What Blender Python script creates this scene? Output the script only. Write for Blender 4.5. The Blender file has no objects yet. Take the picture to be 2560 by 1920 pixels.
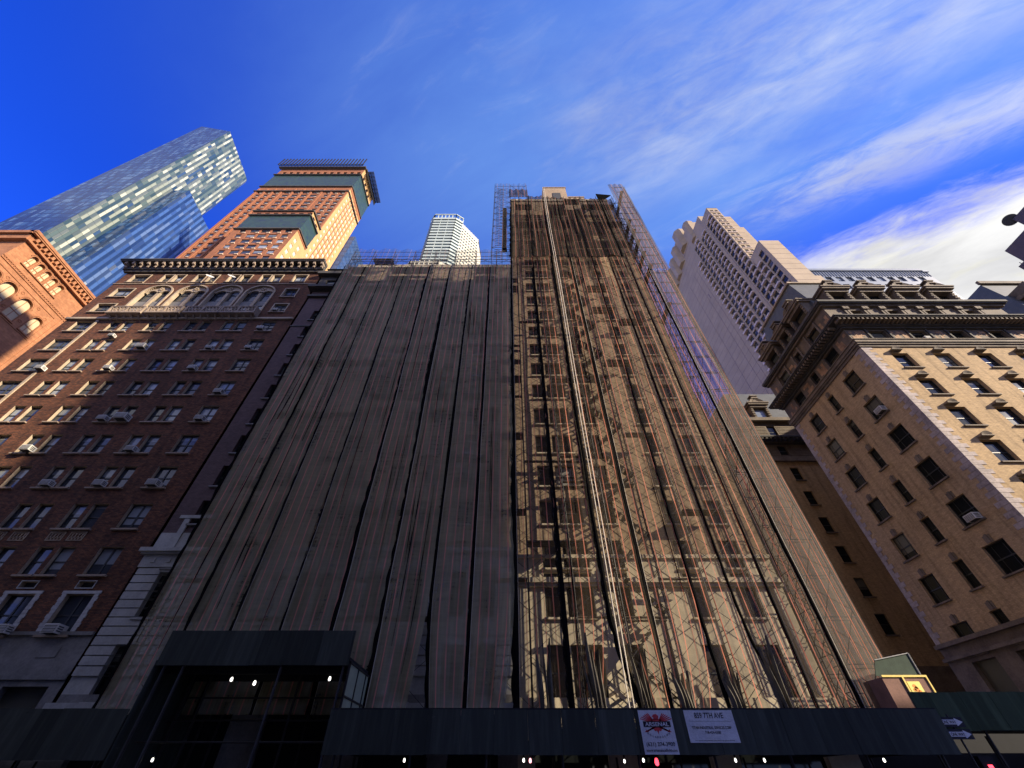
import bpy, math, random
from mathutils import Vector, Matrix
R = math.radians
rnd = random.Random(7)
C = bpy.context.scene.collection
scn = bpy.context.scene

# ------------------------------------------------------------------ camera
EYE = 1.6
PITCH = 44.92
FPX = 1005.0 / 2560.0
cam = bpy.data.cameras.new('camera')
cam.sensor_fit = 'HORIZONTAL'; cam.sensor_width = 36.0
cam.lens = 36.0 * FPX
cam.shift_x = 12.0 / 2560.0
cam.clip_start = 0.1; cam.clip_end = 6000
camo = bpy.data.objects.new('camera', cam); C.objects.link(camo)
camo.location = (0, 0, EYE); camo.rotation_euler = (R(90 + PITCH), 0, 0)
scn.camera = camo

# ------------------------------------------------------------------ light
SUN = Vector((2.0, -1.0, 1.0)).normalized()       # towards the sun: behind the camera, from the right
SUN_EL = math.asin(SUN.z)
SUN_ROT = math.atan2(SUN.x, SUN.y)
sl = bpy.data.lights.new('sun', 'SUN'); sl.energy = 5.0; sl.angle = R(0.5); sl.color = (1.0, 0.86, 0.66)
so = bpy.data.objects.new('sun', sl); C.objects.link(so)
so.rotation_euler = (-SUN).to_track_quat('-Z', 'Y').to_euler(); so.location = SUN * 400
scn.view_settings.view_transform = 'Standard'; scn.view_settings.look = 'None'
scn.view_settings.exposure = 0.95; scn.view_settings.gamma = 1.0
scn.cycles.transparent_max_bounces = 24
scn.cycles.max_bounces = 6; scn.cycles.diffuse_bounces = 3; scn.cycles.glossy_bounces = 3
scn.cycles.transmission_bounces = 4
scn.cycles.use_denoising = True
scn.cycles.sample_clamp_indirect = 4.0


class N:
    """tiny node helper"""
    def __init__(s, tree): s.t = tree; s.n = tree.nodes; s.l = tree.links
    def new(s, typ, **kw):
        nd = s.n.new(typ)
        for k, v in kw.items(): setattr(nd, k, v)
        return nd
    def link(s, a, b): s.l.new(a, b)
    def put(s, sock, v):
        if hasattr(v, 'is_output') or hasattr(v, 'links'): s.l.new(v, sock)
        else: sock.default_value = v
    def math(s, op, a, b=None, c=None, clamp=False):
        nd = s.new('ShaderNodeMath', operation=op, use_clamp=clamp)
        s.put(nd.inputs[0], a)
        if b is not None: s.put(nd.inputs[1], b)
        if c is not None: s.put(nd.inputs[2], c)
        return nd.outputs[0]
    def ramp(s, v, lo, hi, a=0.0, b=1.0, smooth=True):
        nd = s.new('ShaderNodeMapRange', interpolation_type='SMOOTHSTEP' if smooth else 'LINEAR')
        s.put(nd.inputs[0], v); nd.inputs[1].default_value = lo; nd.inputs[2].default_value = hi
        nd.inputs[3].default_value = a; nd.inputs[4].default_value = b
        return nd.outputs[0]
    def mix(s, f, a, b):
        nd = s.new('ShaderNodeMix', data_type='RGBA')
        s.put(nd.inputs[0], f); s.put(nd.inputs[6], a); s.put(nd.inputs[7], b)
        return nd.outputs[2]
    def mul(s, a, b, f=1.0):
        nd = s.new('ShaderNodeMix', data_type='RGBA', blend_type='MULTIPLY')
        s.put(nd.inputs[0], f); s.put(nd.inputs[6], a); s.put(nd.inputs[7], b)
        return nd.outputs[2]
    def noise(s, vec, scale, detail=3.0, rough=0.55, dist=0.0):
        nd = s.new('ShaderNodeTexNoise'); s.put(nd.inputs['Vector'], vec)
        nd.inputs['Scale'].default_value = scale; nd.inputs['Detail'].default_value = detail
        nd.inputs['Roughness'].default_value = rough; nd.inputs['Distortion'].default_value = dist
        return nd.outputs['Fac']
    def mapping(s, vec, sc=(1, 1, 1), loc=(0, 0, 0), rot=(0, 0, 0)):
        nd = s.new('ShaderNodeMapping'); s.put(nd.inputs[0], vec)
        nd.inputs['Location'].default_value = loc; nd.inputs['Rotation'].default_value = rot
        nd.inputs['Scale'].default_value = sc
        return nd.outputs[0]
    def xyz(s, vec):
        nd = s.new('ShaderNodeSeparateXYZ'); s.put(nd.inputs[0], vec); return nd.outputs
    def comb(s, x=0.0, y=0.0, z=0.0):
        nd = s.new('ShaderNodeCombineXYZ')
        s.put(nd.inputs[0], x); s.put(nd.inputs[1], y); s.put(nd.inputs[2], z); return nd.outputs[0]


def C4(c): return (c[0], c[1], c[2], 1.0)

# ------------------------------------------------------------------ sky: Nishita with cirrus
world = bpy.data.worlds.new('World'); scn.world = world; world.use_nodes = True
w = N(world.node_tree); w.n.clear()
out = w.new('ShaderNodeOutputWorld'); bg = w.new('ShaderNodeBackground')
sky = w.new('ShaderNodeTexSky', sky_type='NISHITA', sun_disc=False)
sky.sun_elevation = SUN_EL; sky.sun_rotation = SUN_ROT
sky.air_density = 1.0; sky.dust_density = 0.3; sky.ozone_density = 3.0
d = w.new('ShaderNodeTexCoord').outputs['Generated']
dx, dy, dz = w.xyz(d)
zc = w.math('MAXIMUM', dz, 0.06)
px = w.math('DIVIDE', dx, zc); py = w.math('DIVIDE', dy, zc)          # point on a high flat cloud deck
ca, sa = 0.905, 0.425
al = w.math('SUBTRACT', w.math('MULTIPLY', px, ca), w.math('MULTIPLY', py, sa))   # along the wind
bl = w.math('ADD', w.math('MULTIPLY', px, sa), w.math('MULTIPLY', py, ca))        # across it
ab = w.comb(al, bl, 0.0)
n1 = w.noise(w.mapping(ab, (1.2, 3.4, 1)), 1.5, 8, 0.57, 0.8)
n2 = w.noise(w.mapping(ab, (0.9, 2.4, 1), (3.1, 1.7, 0)), 1.7, 6, 0.6, 0.5)
n4 = w.noise(w.mapping(ab, (4.0, 13.0, 1), (2.3, 5.2, 0), (0, 0, 0.35)), 1.7, 9, 0.66, 0.5)
n3 = w.noise(w.mapping(ab, (2.6, 7.0, 1), (7.3, 2.2, 0)), 1.6, 7, 0.62, 0.8)
def band(v, lo0, lo1, hi0, hi1): return w.math('MULTIPLY', w.ramp(v, lo0, lo1), w.ramp(v, hi0, hi1, 1.0, 0.0))
edge = w.math('ADD', bl, w.math('ADD', w.math('MULTIPLY', w.math('SUBTRACT', n1, 0.5), 0.24), w.math('MULTIPLY', w.math('SUBTRACT', n4, 0.5), 0.16)))
bank = w.math('MULTIPLY', w.ramp(edge, 0.745, 0.90), w.ramp(al, 0.28, 0.62))
bank = w.math('MULTIPLY', bank, w.ramp(bl, 1.6, 2.6, 1.0, 0.25))
veil = w.math('MULTIPLY', band(bl, 0.05, 0.30, 0.36, 0.56), band(al, -0.12, 0.25, 0.85, 1.25))
veil = w.math('MULTIPLY', veil, w.ramp(w.math('ADD', w.math('MULTIPLY', w.math('ADD', n2, n1), 0.32), w.math('MULTIPLY', n4, 0.36)), 0.32, 0.66))
strk = w.math('MULTIPLY', band(bl, 0.50, 0.60, 0.62, 0.74), band(al, 0.20, 0.55, 1.3, 1.8))
strk = w.math('MULTIPLY', strk, w.ramp(w.math('ADD', w.math('MULTIPLY', n1, 0.5), w.math('MULTIPLY', n4, 0.5)), 0.40, 0.64))
wisp = w.math('MULTIPLY', w.ramp(n3, 0.52, 0.80), band(al, -0.55, -0.1, 0.9, 1.4))
wisp = w.math('MULTIPLY', wisp, w.ramp(py, 0.0, 0.06))
behind = w.math('MULTIPLY', w.ramp(py, -0.04, -0.42), w.ramp(n2, 0.25, 0.7))       # unseen cloud behind the camera, added to neutralise the fill light
haze = w.math('MULTIPLY', band(bl, -0.50, 0.26, 0.5, 0.95), band(al, -1.05, 0.05, 0.8, 1.6))
dens = w.math('ADD', w.math('MULTIPLY', bank, 0.95), w.math('MULTIPLY', veil, 0.47))
dens = w.math('ADD', dens, w.math('MULTIPLY', strk, 0.52))
dens = w.math('ADD', dens, w.math('MULTIPLY', wisp, 0.12))
dens = w.math('ADD', dens, w.math('MULTIPLY', behind, 0.80), clamp=True)
blue = w.mul(sky.outputs[0], (0.11, 0.44, 2.1, 1))
lum = w.ramp(n2, 0.3, 0.72, 4.6, 6.6)
cl = w.mul(w.comb(lum, lum, lum), (1.0, 0.99, 0.93, 1))
blue = w.mix(w.math('MULTIPLY', haze, w.ramp(n2, 0.2, 0.75, 0.45, 0.70)), blue, (1.35, 2.75, 5.9, 1.0))
col = w.mix(dens, blue, cl)
w.link(col, bg.inputs[0]); bg.inputs[1].default_value = 0.085
w.link(bg.outputs[0], out.inputs[0])

# ------------------------------------------------------------------ materials
MATS = {}
def mat(name, fn=None, base=(0.3, 0.3, 0.3), rough=0.8, var=0.25, vscale=0.6, metal=0.0, spec=0.3, bump=0.0):
    """plain procedural surface: base colour broken up by two noises"""
    if name in MATS: return MATS[name]
    m = bpy.data.materials.new(name); m.use_nodes = True; MATS[name] = m
    n = N(m.node_tree); b = m.node_tree.nodes['Principled BSDF']
    b.inputs['Roughness'].default_value = rough; b.inputs['Metallic'].default_value = metal
    b.inputs['Specular IOR Level'].default_value = spec
    if fn: fn(n, b); return m
    oc = n.new('ShaderNodeTexCoord').outputs['Object']
    a = n.noise(oc, vscale, 5, 0.6); a2 = n.noise(oc, vscale * 9, 3, 0.6)
    f = n.math('ADD', n.math('MULTIPLY', a, 0.65), n.math('MULTIPLY', a2, 0.35))
    lo = C4([c * (1 - var) for c in base]); hi = C4([min(1, c * (1 + var)) for c in base])
    n.link(n.mix(n.ramp(f, 0.32, 0.68), lo, hi), b.inputs['Base Color'])
    if bump:
        bp = n.new('ShaderNodeBump'); bp.inputs['Strength'].default_value = bump; bp.inputs['Distance'].default_value = 0.03
        n.link(a2, bp.inputs['Height']); n.link(bp.outputs[0], b.inputs['Normal'])
    return m


def brick(name, c1, c2, mortar, bw=0.21, bh=0.072, stain=0.35, rough=0.9, streak=0.0, msize=0.010):
    def fn(n, b):
        uv = n.new('ShaderNodeTexCoord').outputs['UV']
        br = n.new('ShaderNodeTexBrick'); n.put(br.inputs['Vector'], uv)
        br.inputs['Color1'].default_value = C4(c1); br.inputs['Color2'].default_value = C4(c2)
        br.inputs['Mortar'].default_value = C4(mortar); br.inputs['Scale'].default_value = 1.0
        br.inputs['Mortar Size'].default_value = msize; br.inputs['Brick Width'].default_value = bw
        br.inputs['Row Height'].default_value = bh; br.inputs['Bias'].default_value = -0.1
        big = n.noise(uv, 0.22, 5, 0.6); mid = n.noise(uv, 1.9, 4, 0.6)
        fine = n.noise(n.mapping(uv, (2.6, 6.5, 1)), 1.0, 3, 0.6)
        f = n.math('ADD', n.math('MULTIPLY', big, 0.35), n.math('ADD', n.math('MULTIPLY', mid, 0.25), n.math('MULTIPLY', fine, 0.40)))
        sh = n.ramp(f, 0.34, 0.66, 1 - stain, 1 + stain * 0.6)
        col = n.mul(br.outputs['Color'], n.comb(sh, sh, sh))
        if streak:
            st = n.ramp(n.noise(n.mapping(uv, (2.6, 0.20, 1)), 1.0, 4, 0.6), 0.45, 0.72, 1.0, 1 - streak)
            col = n.mul(col, n.comb(st, st, st))
        n.link(col, b.inputs['Base Color'])
    return mat(name, fn, rough=rough)


def glass(name, tint=(0.02, 0.025, 0.03), rough=0.06, blind=(0.30, 0.31, 0.30), share=0.35, spec=0.6):
    """window pane: dark room behind, reflection on top, some with a blind that can stand in for reflected sky (a choice per window)"""
    def fn(n, b):
        rn = n.new('ShaderNodeObjectInfo').outputs['Random']
        uv = n.new('ShaderNodeTexCoord').outputs['UV']
        y = n.xyz(uv)[1]
        r2 = n.math('FRACT', n.math('MULTIPLY', rn, 37.7))
        has = n.math('LESS_THAN', rn, share)
        drop = n.math('GREATER_THAN', y, n.math('MULTIPLY_ADD', r2, -0.9, 0.95))
        f = n.math('MULTIPLY', has, drop)
        k = n.math('MULTIPLY_ADD', r2, 0.6, 0.4)
        bc = n.mul(C4(blind), n.comb(k, k, k))
        n.link(n.mix(f, C4(tint), bc), b.inputs['Base Color'])
        wv = n.new('ShaderNodeBump'); wv.inputs['Strength'].default_value = 0.05
        oc = n.new('ShaderNodeTexCoord').outputs['Object']
        n.link(n.noise(oc, 1.3, 2), wv.inputs['Height']); n.link(wv.outputs[0], b.inputs['Normal'])
    return mat(name, fn, rough=rough, spec=spec)


def net_mat(name, cover, thread_col=(0.085, 0.078, 0.068), seam=(0.78, 0.24, 0.19), pitch=0.46, sw=.10, vary=.1):
    """woven debris netting: threads with open mesh between, red woven seams"""
    if name in MATS: return MATS[name]
    m = bpy.data.materials.new(name); m.use_nodes = True; MATS[name] = m
    n = N(m.node_tree); n.n.clear()
    o = n.new('ShaderNodeOutputMaterial')
    uv = n.new('ShaderNodeTexCoord').outputs['UV']
    x, y, z = n.xyz(uv)
    fx = n.math('FRACT', n.math('DIVIDE', x, pitch))
    wob = n.ramp(n.noise(n.mapping(uv, (3, 0.5, 1)), 1.0, 2), 0.35, 0.6, 0.72, 1.0)
    st = n.math('MULTIPLY', n.math('LESS_THAN', fx, sw), wob)
    v = n.noise(n.mapping(uv, (7, 0.35, 1)), 1.0, 4, 0.6)
    h = n.noise(n.mapping(uv, (0.7, 6, 1)), 1.0, 3, 0.6)
    b2 = n.noise(n.mapping(uv, (0.8, 0.25, 1), (4, 9, 0)), 1.0, 3, 0.5)
    f = n.math('ADD', n.math('MULTIPLY', v, 0.4), n.math('ADD', n.math('MULTIPLY', h, 0.25), n.math('MULTIPLY', b2, 0.35)))
    a = n.ramp(f, 0.36, 0.64, cover - vary, min(0.97, cover + vary))
    a = n.math('MAXIMUM', a, n.math('MULTIPLY', st, 0.8))
    k = n.ramp(f, 0.34, 0.66, 0.85, 1.15)
    col = n.mix(st, n.mul(C4(thread_col), n.comb(k, k, k)), C4(seam))
    df = n.new('ShaderNodeBsdfDiffuse'); tl = n.new('ShaderNodeBsdfTranslucent'); tp = n.new('ShaderNodeBsdfTransparent')
    n.link(col, df.inputs[0]); n.link(col, tl.inputs[0])
    m1 = n.new('ShaderNodeMixShader'); m1.inputs[0].default_value = 0.4
    n.link(df.outputs[0], m1.inputs[1]); n.link(tl.outputs[0], m1.inputs[2])
    m2 = n.new('ShaderNodeMixShader'); n.link(a, m2.inputs[0])
    n.link(tp.outputs[0], m2.inputs[1]); n.link(m1.outputs[0], m2.inputs[2])
    n.link(m2.outputs[0], o.inputs[0])
    return m


def curtain(name, cw, ch, cols, spandrel, line, line_w=0.05, rough=0.08, sp_frac=0.45, seed=0.0, spread=1.0, columns=False, speck=0.55):
    """glass curtain wall: every pane its own tint, spandrel strip per storey, thin joints"""
    def fn(n, b):
        uv = n.new('ShaderNodeTexCoord').outputs['UV']
        x, y, z = n.xyz(uv)
        gx = n.math('DIVIDE', x, cw); gy = n.math('DIVIDE', y, ch)
        ix = n.math('FLOOR', gx); iy = n.math('FLOOR', gy)
        wn = n.new('ShaderNodeTexWhiteNoise', noise_dimensions='3D')
        n.put(wn.inputs[0], n.comb(ix, iy, seed))
        big = n.noise(n.comb(n.math('MULTIPLY', ix, 0.30), n.math('MULTIPLY', iy, 0.14), seed), 1.0, 2)
        v = n.math('ADD', n.math('MULTIPLY', wn.outputs[0], speck), n.math('MULTIPLY', n.math('SUBTRACT', big, 0.27), spread))
        cr = n.new('ShaderNodeValToRGB'); cr.color_ramp.interpolation = 'CONSTANT'
        el = cr.color_ramp.elements
        el[0].position = 0.0; el[0].color = C4(cols[0]); el[1].position = 1.0 / len(cols); el[1].color = C4(cols[1])
        for i in range(2, len(cols)):
            e = el.new(i / len(cols)); e.color = C4(cols[i])
        n.link(v, cr.inputs[0])
        sp = n.math('LESS_THAN', n.math('FRACT', n.math('MULTIPLY', gx, 0.5) if columns else gy), sp_frac)
        c = n.mix(sp, cr.outputs[0], C4(spandrel))
        c = n.mix(n.math('MULTIPLY', sp, 0.25), c, cr.outputs[0])
        ln = n.math('LESS_THAN', n.math('FRACT', gx), line_w / cw)
        ly = n.math('LESS_THAN', n.math('FRACT', gy), line_w / ch)
        c = n.mix(n.math('MAXIMUM', ln, ly), c, C4(line))
        n.link(c, b.inputs['Base Color']); b.inputs['Specular Tint'].default_value = (0.25, 0.5, 1.0, 1.0)
    return mat(name, fn, rough=rough, spec=0.30)


M_LBRICK = brick('dark_red_brick', (0.215, 0.076, 0.033), (0.072, 0.033, 0.020), (0.055, 0.036, 0.025), stain=0.5, streak=0.35)
M_LSTONE = mat('weathered_limestone', base=(0.37, 0.29, 0.20), var=0.3, vscale=0.9)
M_LDARK = mat('dark_limestone', base=(0.20, 0.19, 0.175), var=0.3, vscale=0.9)  # darker limestone for bases, backings and sills
M_BRICK = brick('tan_brick', (0.46, 0.33, 0.20), (0.36, 0.25, 0.15), (0.30, 0.23, 0.16), stain=0.3)
M_ROSE = brick('shaded_rose_brick', (0.15, 0.095, 0.088), (0.12, 0.078, 0.072), (0.09, 0.065, 0.06), stain=0.3)  # main building's brick with the end bay's shade in its colour
M_STONE = mat('cream_stone', base=(0.56, 0.48, 0.34), var=0.16, vscale=0.8)
M_GREYST = mat('grey_rusticated_stone', base=(0.40, 0.39, 0.35), var=0.2, vscale=1.1)
M_RBRICK = brick('cream_brick', (0.55, 0.375, 0.19), (0.40, 0.27, 0.135), (0.34, 0.25, 0.15), stain=0.22, streak=0.34)
M_RSTONE = mat('brown_terracotta_trim', base=(0.155, 0.122, 0.088), var=0.35, vscale=0.9, bump=0.4)
M_QUOIN = mat('quoin_stone', base=(0.36, 0.30, 0.27), var=0.35, vscale=0.8)
M_PATCH = mat('patterned_brick_panel', base=(0.36, 0.22, 0.12), var=0.4, vscale=1.4)
M_CORN = mat('dark_metal_cornice', base=(0.075, 0.068, 0.06), var=0.3, vscale=1.2)
M_SLATE = mat('slate_roof', base=(0.085, 0.088, 0.085), var=0.2, vscale=1.5, rough=0.6)
M_TERRA = brick('orange_terracotta', (0.43, 0.19, 0.088), (0.33, 0.145, 0.068), (0.27, 0.125, 0.06), bw=0.6, bh=0.3, stain=0.25)
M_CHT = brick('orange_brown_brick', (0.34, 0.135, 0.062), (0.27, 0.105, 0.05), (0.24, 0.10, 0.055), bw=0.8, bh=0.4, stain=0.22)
M_CHTY = mat('sunlit_ochre_brick', base=(0.50, 0.30, 0.125), var=0.14, vscale=0.3)  # tower brick again, its sunlit side lightened in the colour
M_PINK = None
M_FRAME = mat('dark_window_frame', base=(0.028, 0.030, 0.030), var=0.2, vscale=3, rough=0.5)
M_GLASS = glass('window_glass', (0.035, 0.045, 0.060), share=0.55, blind=(0.30, 0.34, 0.38))  # bluish panes and blinds carry a painted sky reflection
M_GLASSD = glass('dark_window_glass', (0.012, 0.014, 0.014), share=0.18, blind=(0.16, 0.16, 0.13), spec=0.22)
M_GLASSM = glass('masked_window_glass', (0.050, 0.041, 0.031), share=0.14, blind=(0.30, 0.30, 0.28), spec=0.12)
M_GLASSP = glass('slate_window_glass', (0.03, 0.035, 0.05), share=0.3, blind=(0.12, 0.12, 0.12), spec=0.3)
M_FOLD = mat('folded_grey_net', base=(0.10, 0.09, 0.072), var=0.3, vscale=2, rough=1.0, spec=0.0)
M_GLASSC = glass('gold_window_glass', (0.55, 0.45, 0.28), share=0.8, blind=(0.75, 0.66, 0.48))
M_NETL = net_mat('shaded_debris_net', 0.50, thread_col=(0.53, 0.47, 0.29), seam=(0.95, 0.40, 0.31), sw=.15, vary=.05)  # threads lightened to make up for the shade on this side
M_NETR = net_mat('sunlit_debris_net', 0.36, thread_col=(0.105, 0.086, 0.062), seam=(0.80, 0.30, 0.20), sw=.11, vary=.06)  # darker, thinner copy of the same net for the sunlit side
M_NETU = net_mat('doubled_debris_net', 0.74, thread_col=(0.055, 0.047, 0.038), seam=(0.42, 0.17, 0.13), sw=.11, vary=.09)
M_NETF = net_mat('sheer_grey_net', 0.20, thread_col=(0.12, 0.12, 0.12), seam=(0.40, 0.22, 0.22), sw=.06, vary=.05)
M_NETS = net_mat('side_debris_net', 0.56, thread_col=(0.20, 0.175, 0.14), seam=(0.80, 0.30, 0.18), pitch=0.5, sw=.08, vary=.06)
M_HEM = mat('folded_black_net', base=(0.007, 0.007, 0.007), var=0.3, vscale=2, rough=1.0, spec=0.0)  # also serves the ribbons that stand in for pleat shade
M_STEEL = mat('scaffold_steel', base=(0.030, 0.027, 0.028), var=0.3, vscale=2, rough=0.5, metal=0.2)
M_PLANK = mat('scaffold_plank', base=(0.075, 0.058, 0.045), var=0.3, vscale=1.5)
M_ROPE = mat('pale_cable', base=(0.60, 0.53, 0.42), var=0.1, vscale=2)
def plywood(name, base, rough=0.9):
    """painted plywood: every sheet its own tone, scuffs and runs"""
    def fn(n, b):
        rn = n.new('ShaderNodeObjectInfo').outputs['Random']; oc = n.new('ShaderNodeTexCoord').outputs['Object']
        x = n.math('FLOOR', n.math('DIVIDE', n.xyz(oc)[0], 1.22)); wn = n.new('ShaderNodeTexWhiteNoise', noise_dimensions='2D'); n.put(wn.inputs[0], n.comb(x, rn, 0.0))
        tone = n.ramp(wn.outputs[0], 0.0, 1.0, 0.72, 1.3, False)
        run = n.ramp(n.noise(n.mapping(oc, (5, 5, 0.5)), 1.0, 4, 0.6), 0.4, 0.75, 0.85, 1.25)
        scuff = n.ramp(n.noise(n.mapping(oc, (2.5, 1, 7)), 1.3, 6, 0.7), 0.62, 0.74, 0.0, 0.45)
        k = n.math('MULTIPLY', tone, run)
        col = n.mix(scuff, n.mul(C4(base), n.comb(k, k, k)), C4([min(1, q * 2.1 + .02) for q in base]))
        n.link(col, b.inputs['Base Color'])
    return mat(name, fn, rough=rough, spec=0.12)
M_NAVY = plywood('navy_plywood', (0.052, 0.059, 0.051))
M_GREEN = plywood('worn_green_plywood', (0.050, 0.070, 0.042))
M_BLACK = mat('near_black_paint', base=(0.012, 0.012, 0.014), var=0.2, vscale=2)
M_WHITEAC = mat('off_white_metal', base=(0.62, 0.60, 0.55), var=0.15, vscale=3, rough=0.5)
M_GRILL = mat('dark_grille', base=(0.06, 0.06, 0.06), var=0.2, vscale=5)
M_SIGNW = mat('white_vinyl', base=(0.56, 0.56, 0.60), var=0.16, vscale=1.6, rough=0.5, bump=0.5)
M_SIGNK = mat('black_print', base=(0.02, 0.02, 0.03), var=0.1, vscale=3)
M_SIGNR = mat('red_print', base=(0.50, 0.05, 0.06), var=0.15, vscale=3)
M_YEL = mat('yellow_paint', base=(0.80, 0.62, 0.18), var=0.12, vscale=3)
M_ASPH = mat('asphalt', base=(0.05, 0.05, 0.052), var=0.2, vscale=1.5)
M_CONC = mat('concrete', base=(0.30, 0.29, 0.27), var=0.2, vscale=0.8)
M_LINE = mat('road_paint', base=(0.75, 0.75, 0.72), var=0.1, vscale=2)


def emit(name, col, power):
    m = bpy.data.materials.new(name); m.use_nodes = True
    n = N(m.node_tree); n.n.clear(); o = n.new('ShaderNodeOutputMaterial'); e = n.new('ShaderNodeEmission')
    e.inputs[0].default_value = C4(col); e.inputs[1].default_value = power; n.link(e.outputs[0], o.inputs[0]); return m


# ------------------------------------------------------------------ mesh building
class MB:
    def __init__(s): s.v = []; s.f = []; s.uv = []; s.m = []
    def quad(s, a, b, c, d, uv=None, mi=0):
        i = len(s.v); s.v += [tuple(a), tuple(b), tuple(c), tuple(d)]; s.f.append((i, i + 1, i + 2, i + 3))
        if uv is None:
            uv = s._uv([a, b, c, d])
        s.uv += list(uv); s.m.append(mi)
    def poly(s, pts, mi=0):
        i = len(s.v); s.v += [tuple(p) for p in pts]; s.f.append(tuple(range(i, i + len(pts))))
        s.uv += s._uv(pts); s.m.append(mi)
    @staticmethod
    def _uv(p):
        a, b, c = Vector(p[0]), Vector(p[1]), Vector(p[2])
        nn = (b - a).cross(c - a)
        ax = max(range(3), key=lambda k: abs(nn[k]))
        if ax == 0: return [(q[1], q[2]) for q in p]
        if ax == 1: return [(q[0], q[2]) for q in p]
        return [(q[0], q[1]) for q in p]
    def box(s, x0, x1, y0, y1, z0, z1, mi=0):
        if x0 > x1: x0, x1 = x1, x0
        if y0 > y1: y0, y1 = y1, y0
        if z0 > z1: z0, z1 = z1, z0
        p = lambda i, j, k: ((x0, x1)[i], (y0, y1)[j], (z0, z1)[k])
        s.quad(p(0, 0, 0), p(1, 0, 0), p(1, 0, 1), p(0, 0, 1), mi=mi)
        s.quad(p(1, 1, 0), p(0, 1, 0), p(0, 1, 1), p(1, 1, 1), mi=mi)
        s.quad(p(1, 0, 0), p(1, 1, 0), p(1, 1, 1), p(1, 0, 1), mi=mi)
        s.quad(p(0, 1, 0), p(0, 0, 0), p(0, 0, 1), p(0, 1, 1), mi=mi)
        s.quad(p(0, 0, 1), p(1, 0, 1), p(1, 1, 1), p(0, 1, 1), mi=mi)
        s.quad(p(0, 1, 0), p(1, 1, 0), p(1, 0, 0), p(0, 0, 0), mi=mi)
    def hexa(s, lo, hi, mi=0):
        """lo, hi: four corners each (counter-clockwise seen from above)"""
        n = len(lo)
        for i in range(n):
            j = (i + 1) % n
            s.quad(lo[i], lo[j], hi[j], hi[i], mi=mi)
        s.poly(hi, mi); s.poly(list(reversed(lo)), mi)
    def tube(s, a, b, r, n=5, mi=0, cap=False):
        a, b = Vector(a), Vector(b); t = (b - a)
        if t.length < 1e-6: return
        t.normalize(); u = t.orthogonal().normalized(); v = t.cross(u)
        ra = [a + (u * math.cos(2 * math.pi * k / n) + v * math.sin(2 * math.pi * k / n)) * r for k in range(n)]
        rb = [p + (b - a) for p in ra]
        for k in range(n):
            s.quad(ra[k], ra[(k + 1) % n], rb[(k + 1) % n], rb[k], mi=mi)
        if cap: s.poly(list(reversed(ra)), mi); s.poly(rb, mi)
    def build(s, name, mats, parent=None, base=None, **props):
        me = bpy.data.meshes.new(name)
        o0 = base if base is not None else (wloc(parent) if parent else (0, 0, 0))
        me.from_pydata([(p[0] - o0[0], p[1] - o0[1], p[2] - o0[2]) for p in s.v], [], s.f)
        ul = me.uv_layers.new(name='UVMap')
        flat = [c for q in s.uv for c in q]
        ul.data.foreach_set('uv', flat)
        if not isinstance(mats, (list, tuple)): mats = [mats]
        for m in mats: me.materials.append(m)
        me.polygons.foreach_set('material_index', s.m)
        me.update()
        o = bpy.data.objects.new(name, me); C.objects.link(o)
        if parent:
            o.parent = parent
        else:
            o.location = o0
        for k, v in props.items(): o[k] = v
        return o


def wloc(o):
    p = Vector((0, 0, 0))
    while o: p = p + o.location; o = o.parent
    return (p.x, p.y, p.z)


def thing(name, label, cat, loc, group=None):
    o = bpy.data.objects.new(name, None); C.objects.link(o); o.location = loc; o.empty_display_size = 0.3
    o['label'] = label; o['category'] = cat
    if group: o['group'] = group
    return o


def tag(o, label, cat, group=None):
    o['label'] = label; o['category'] = cat
    if group: o['group'] = group
    return o


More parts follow.
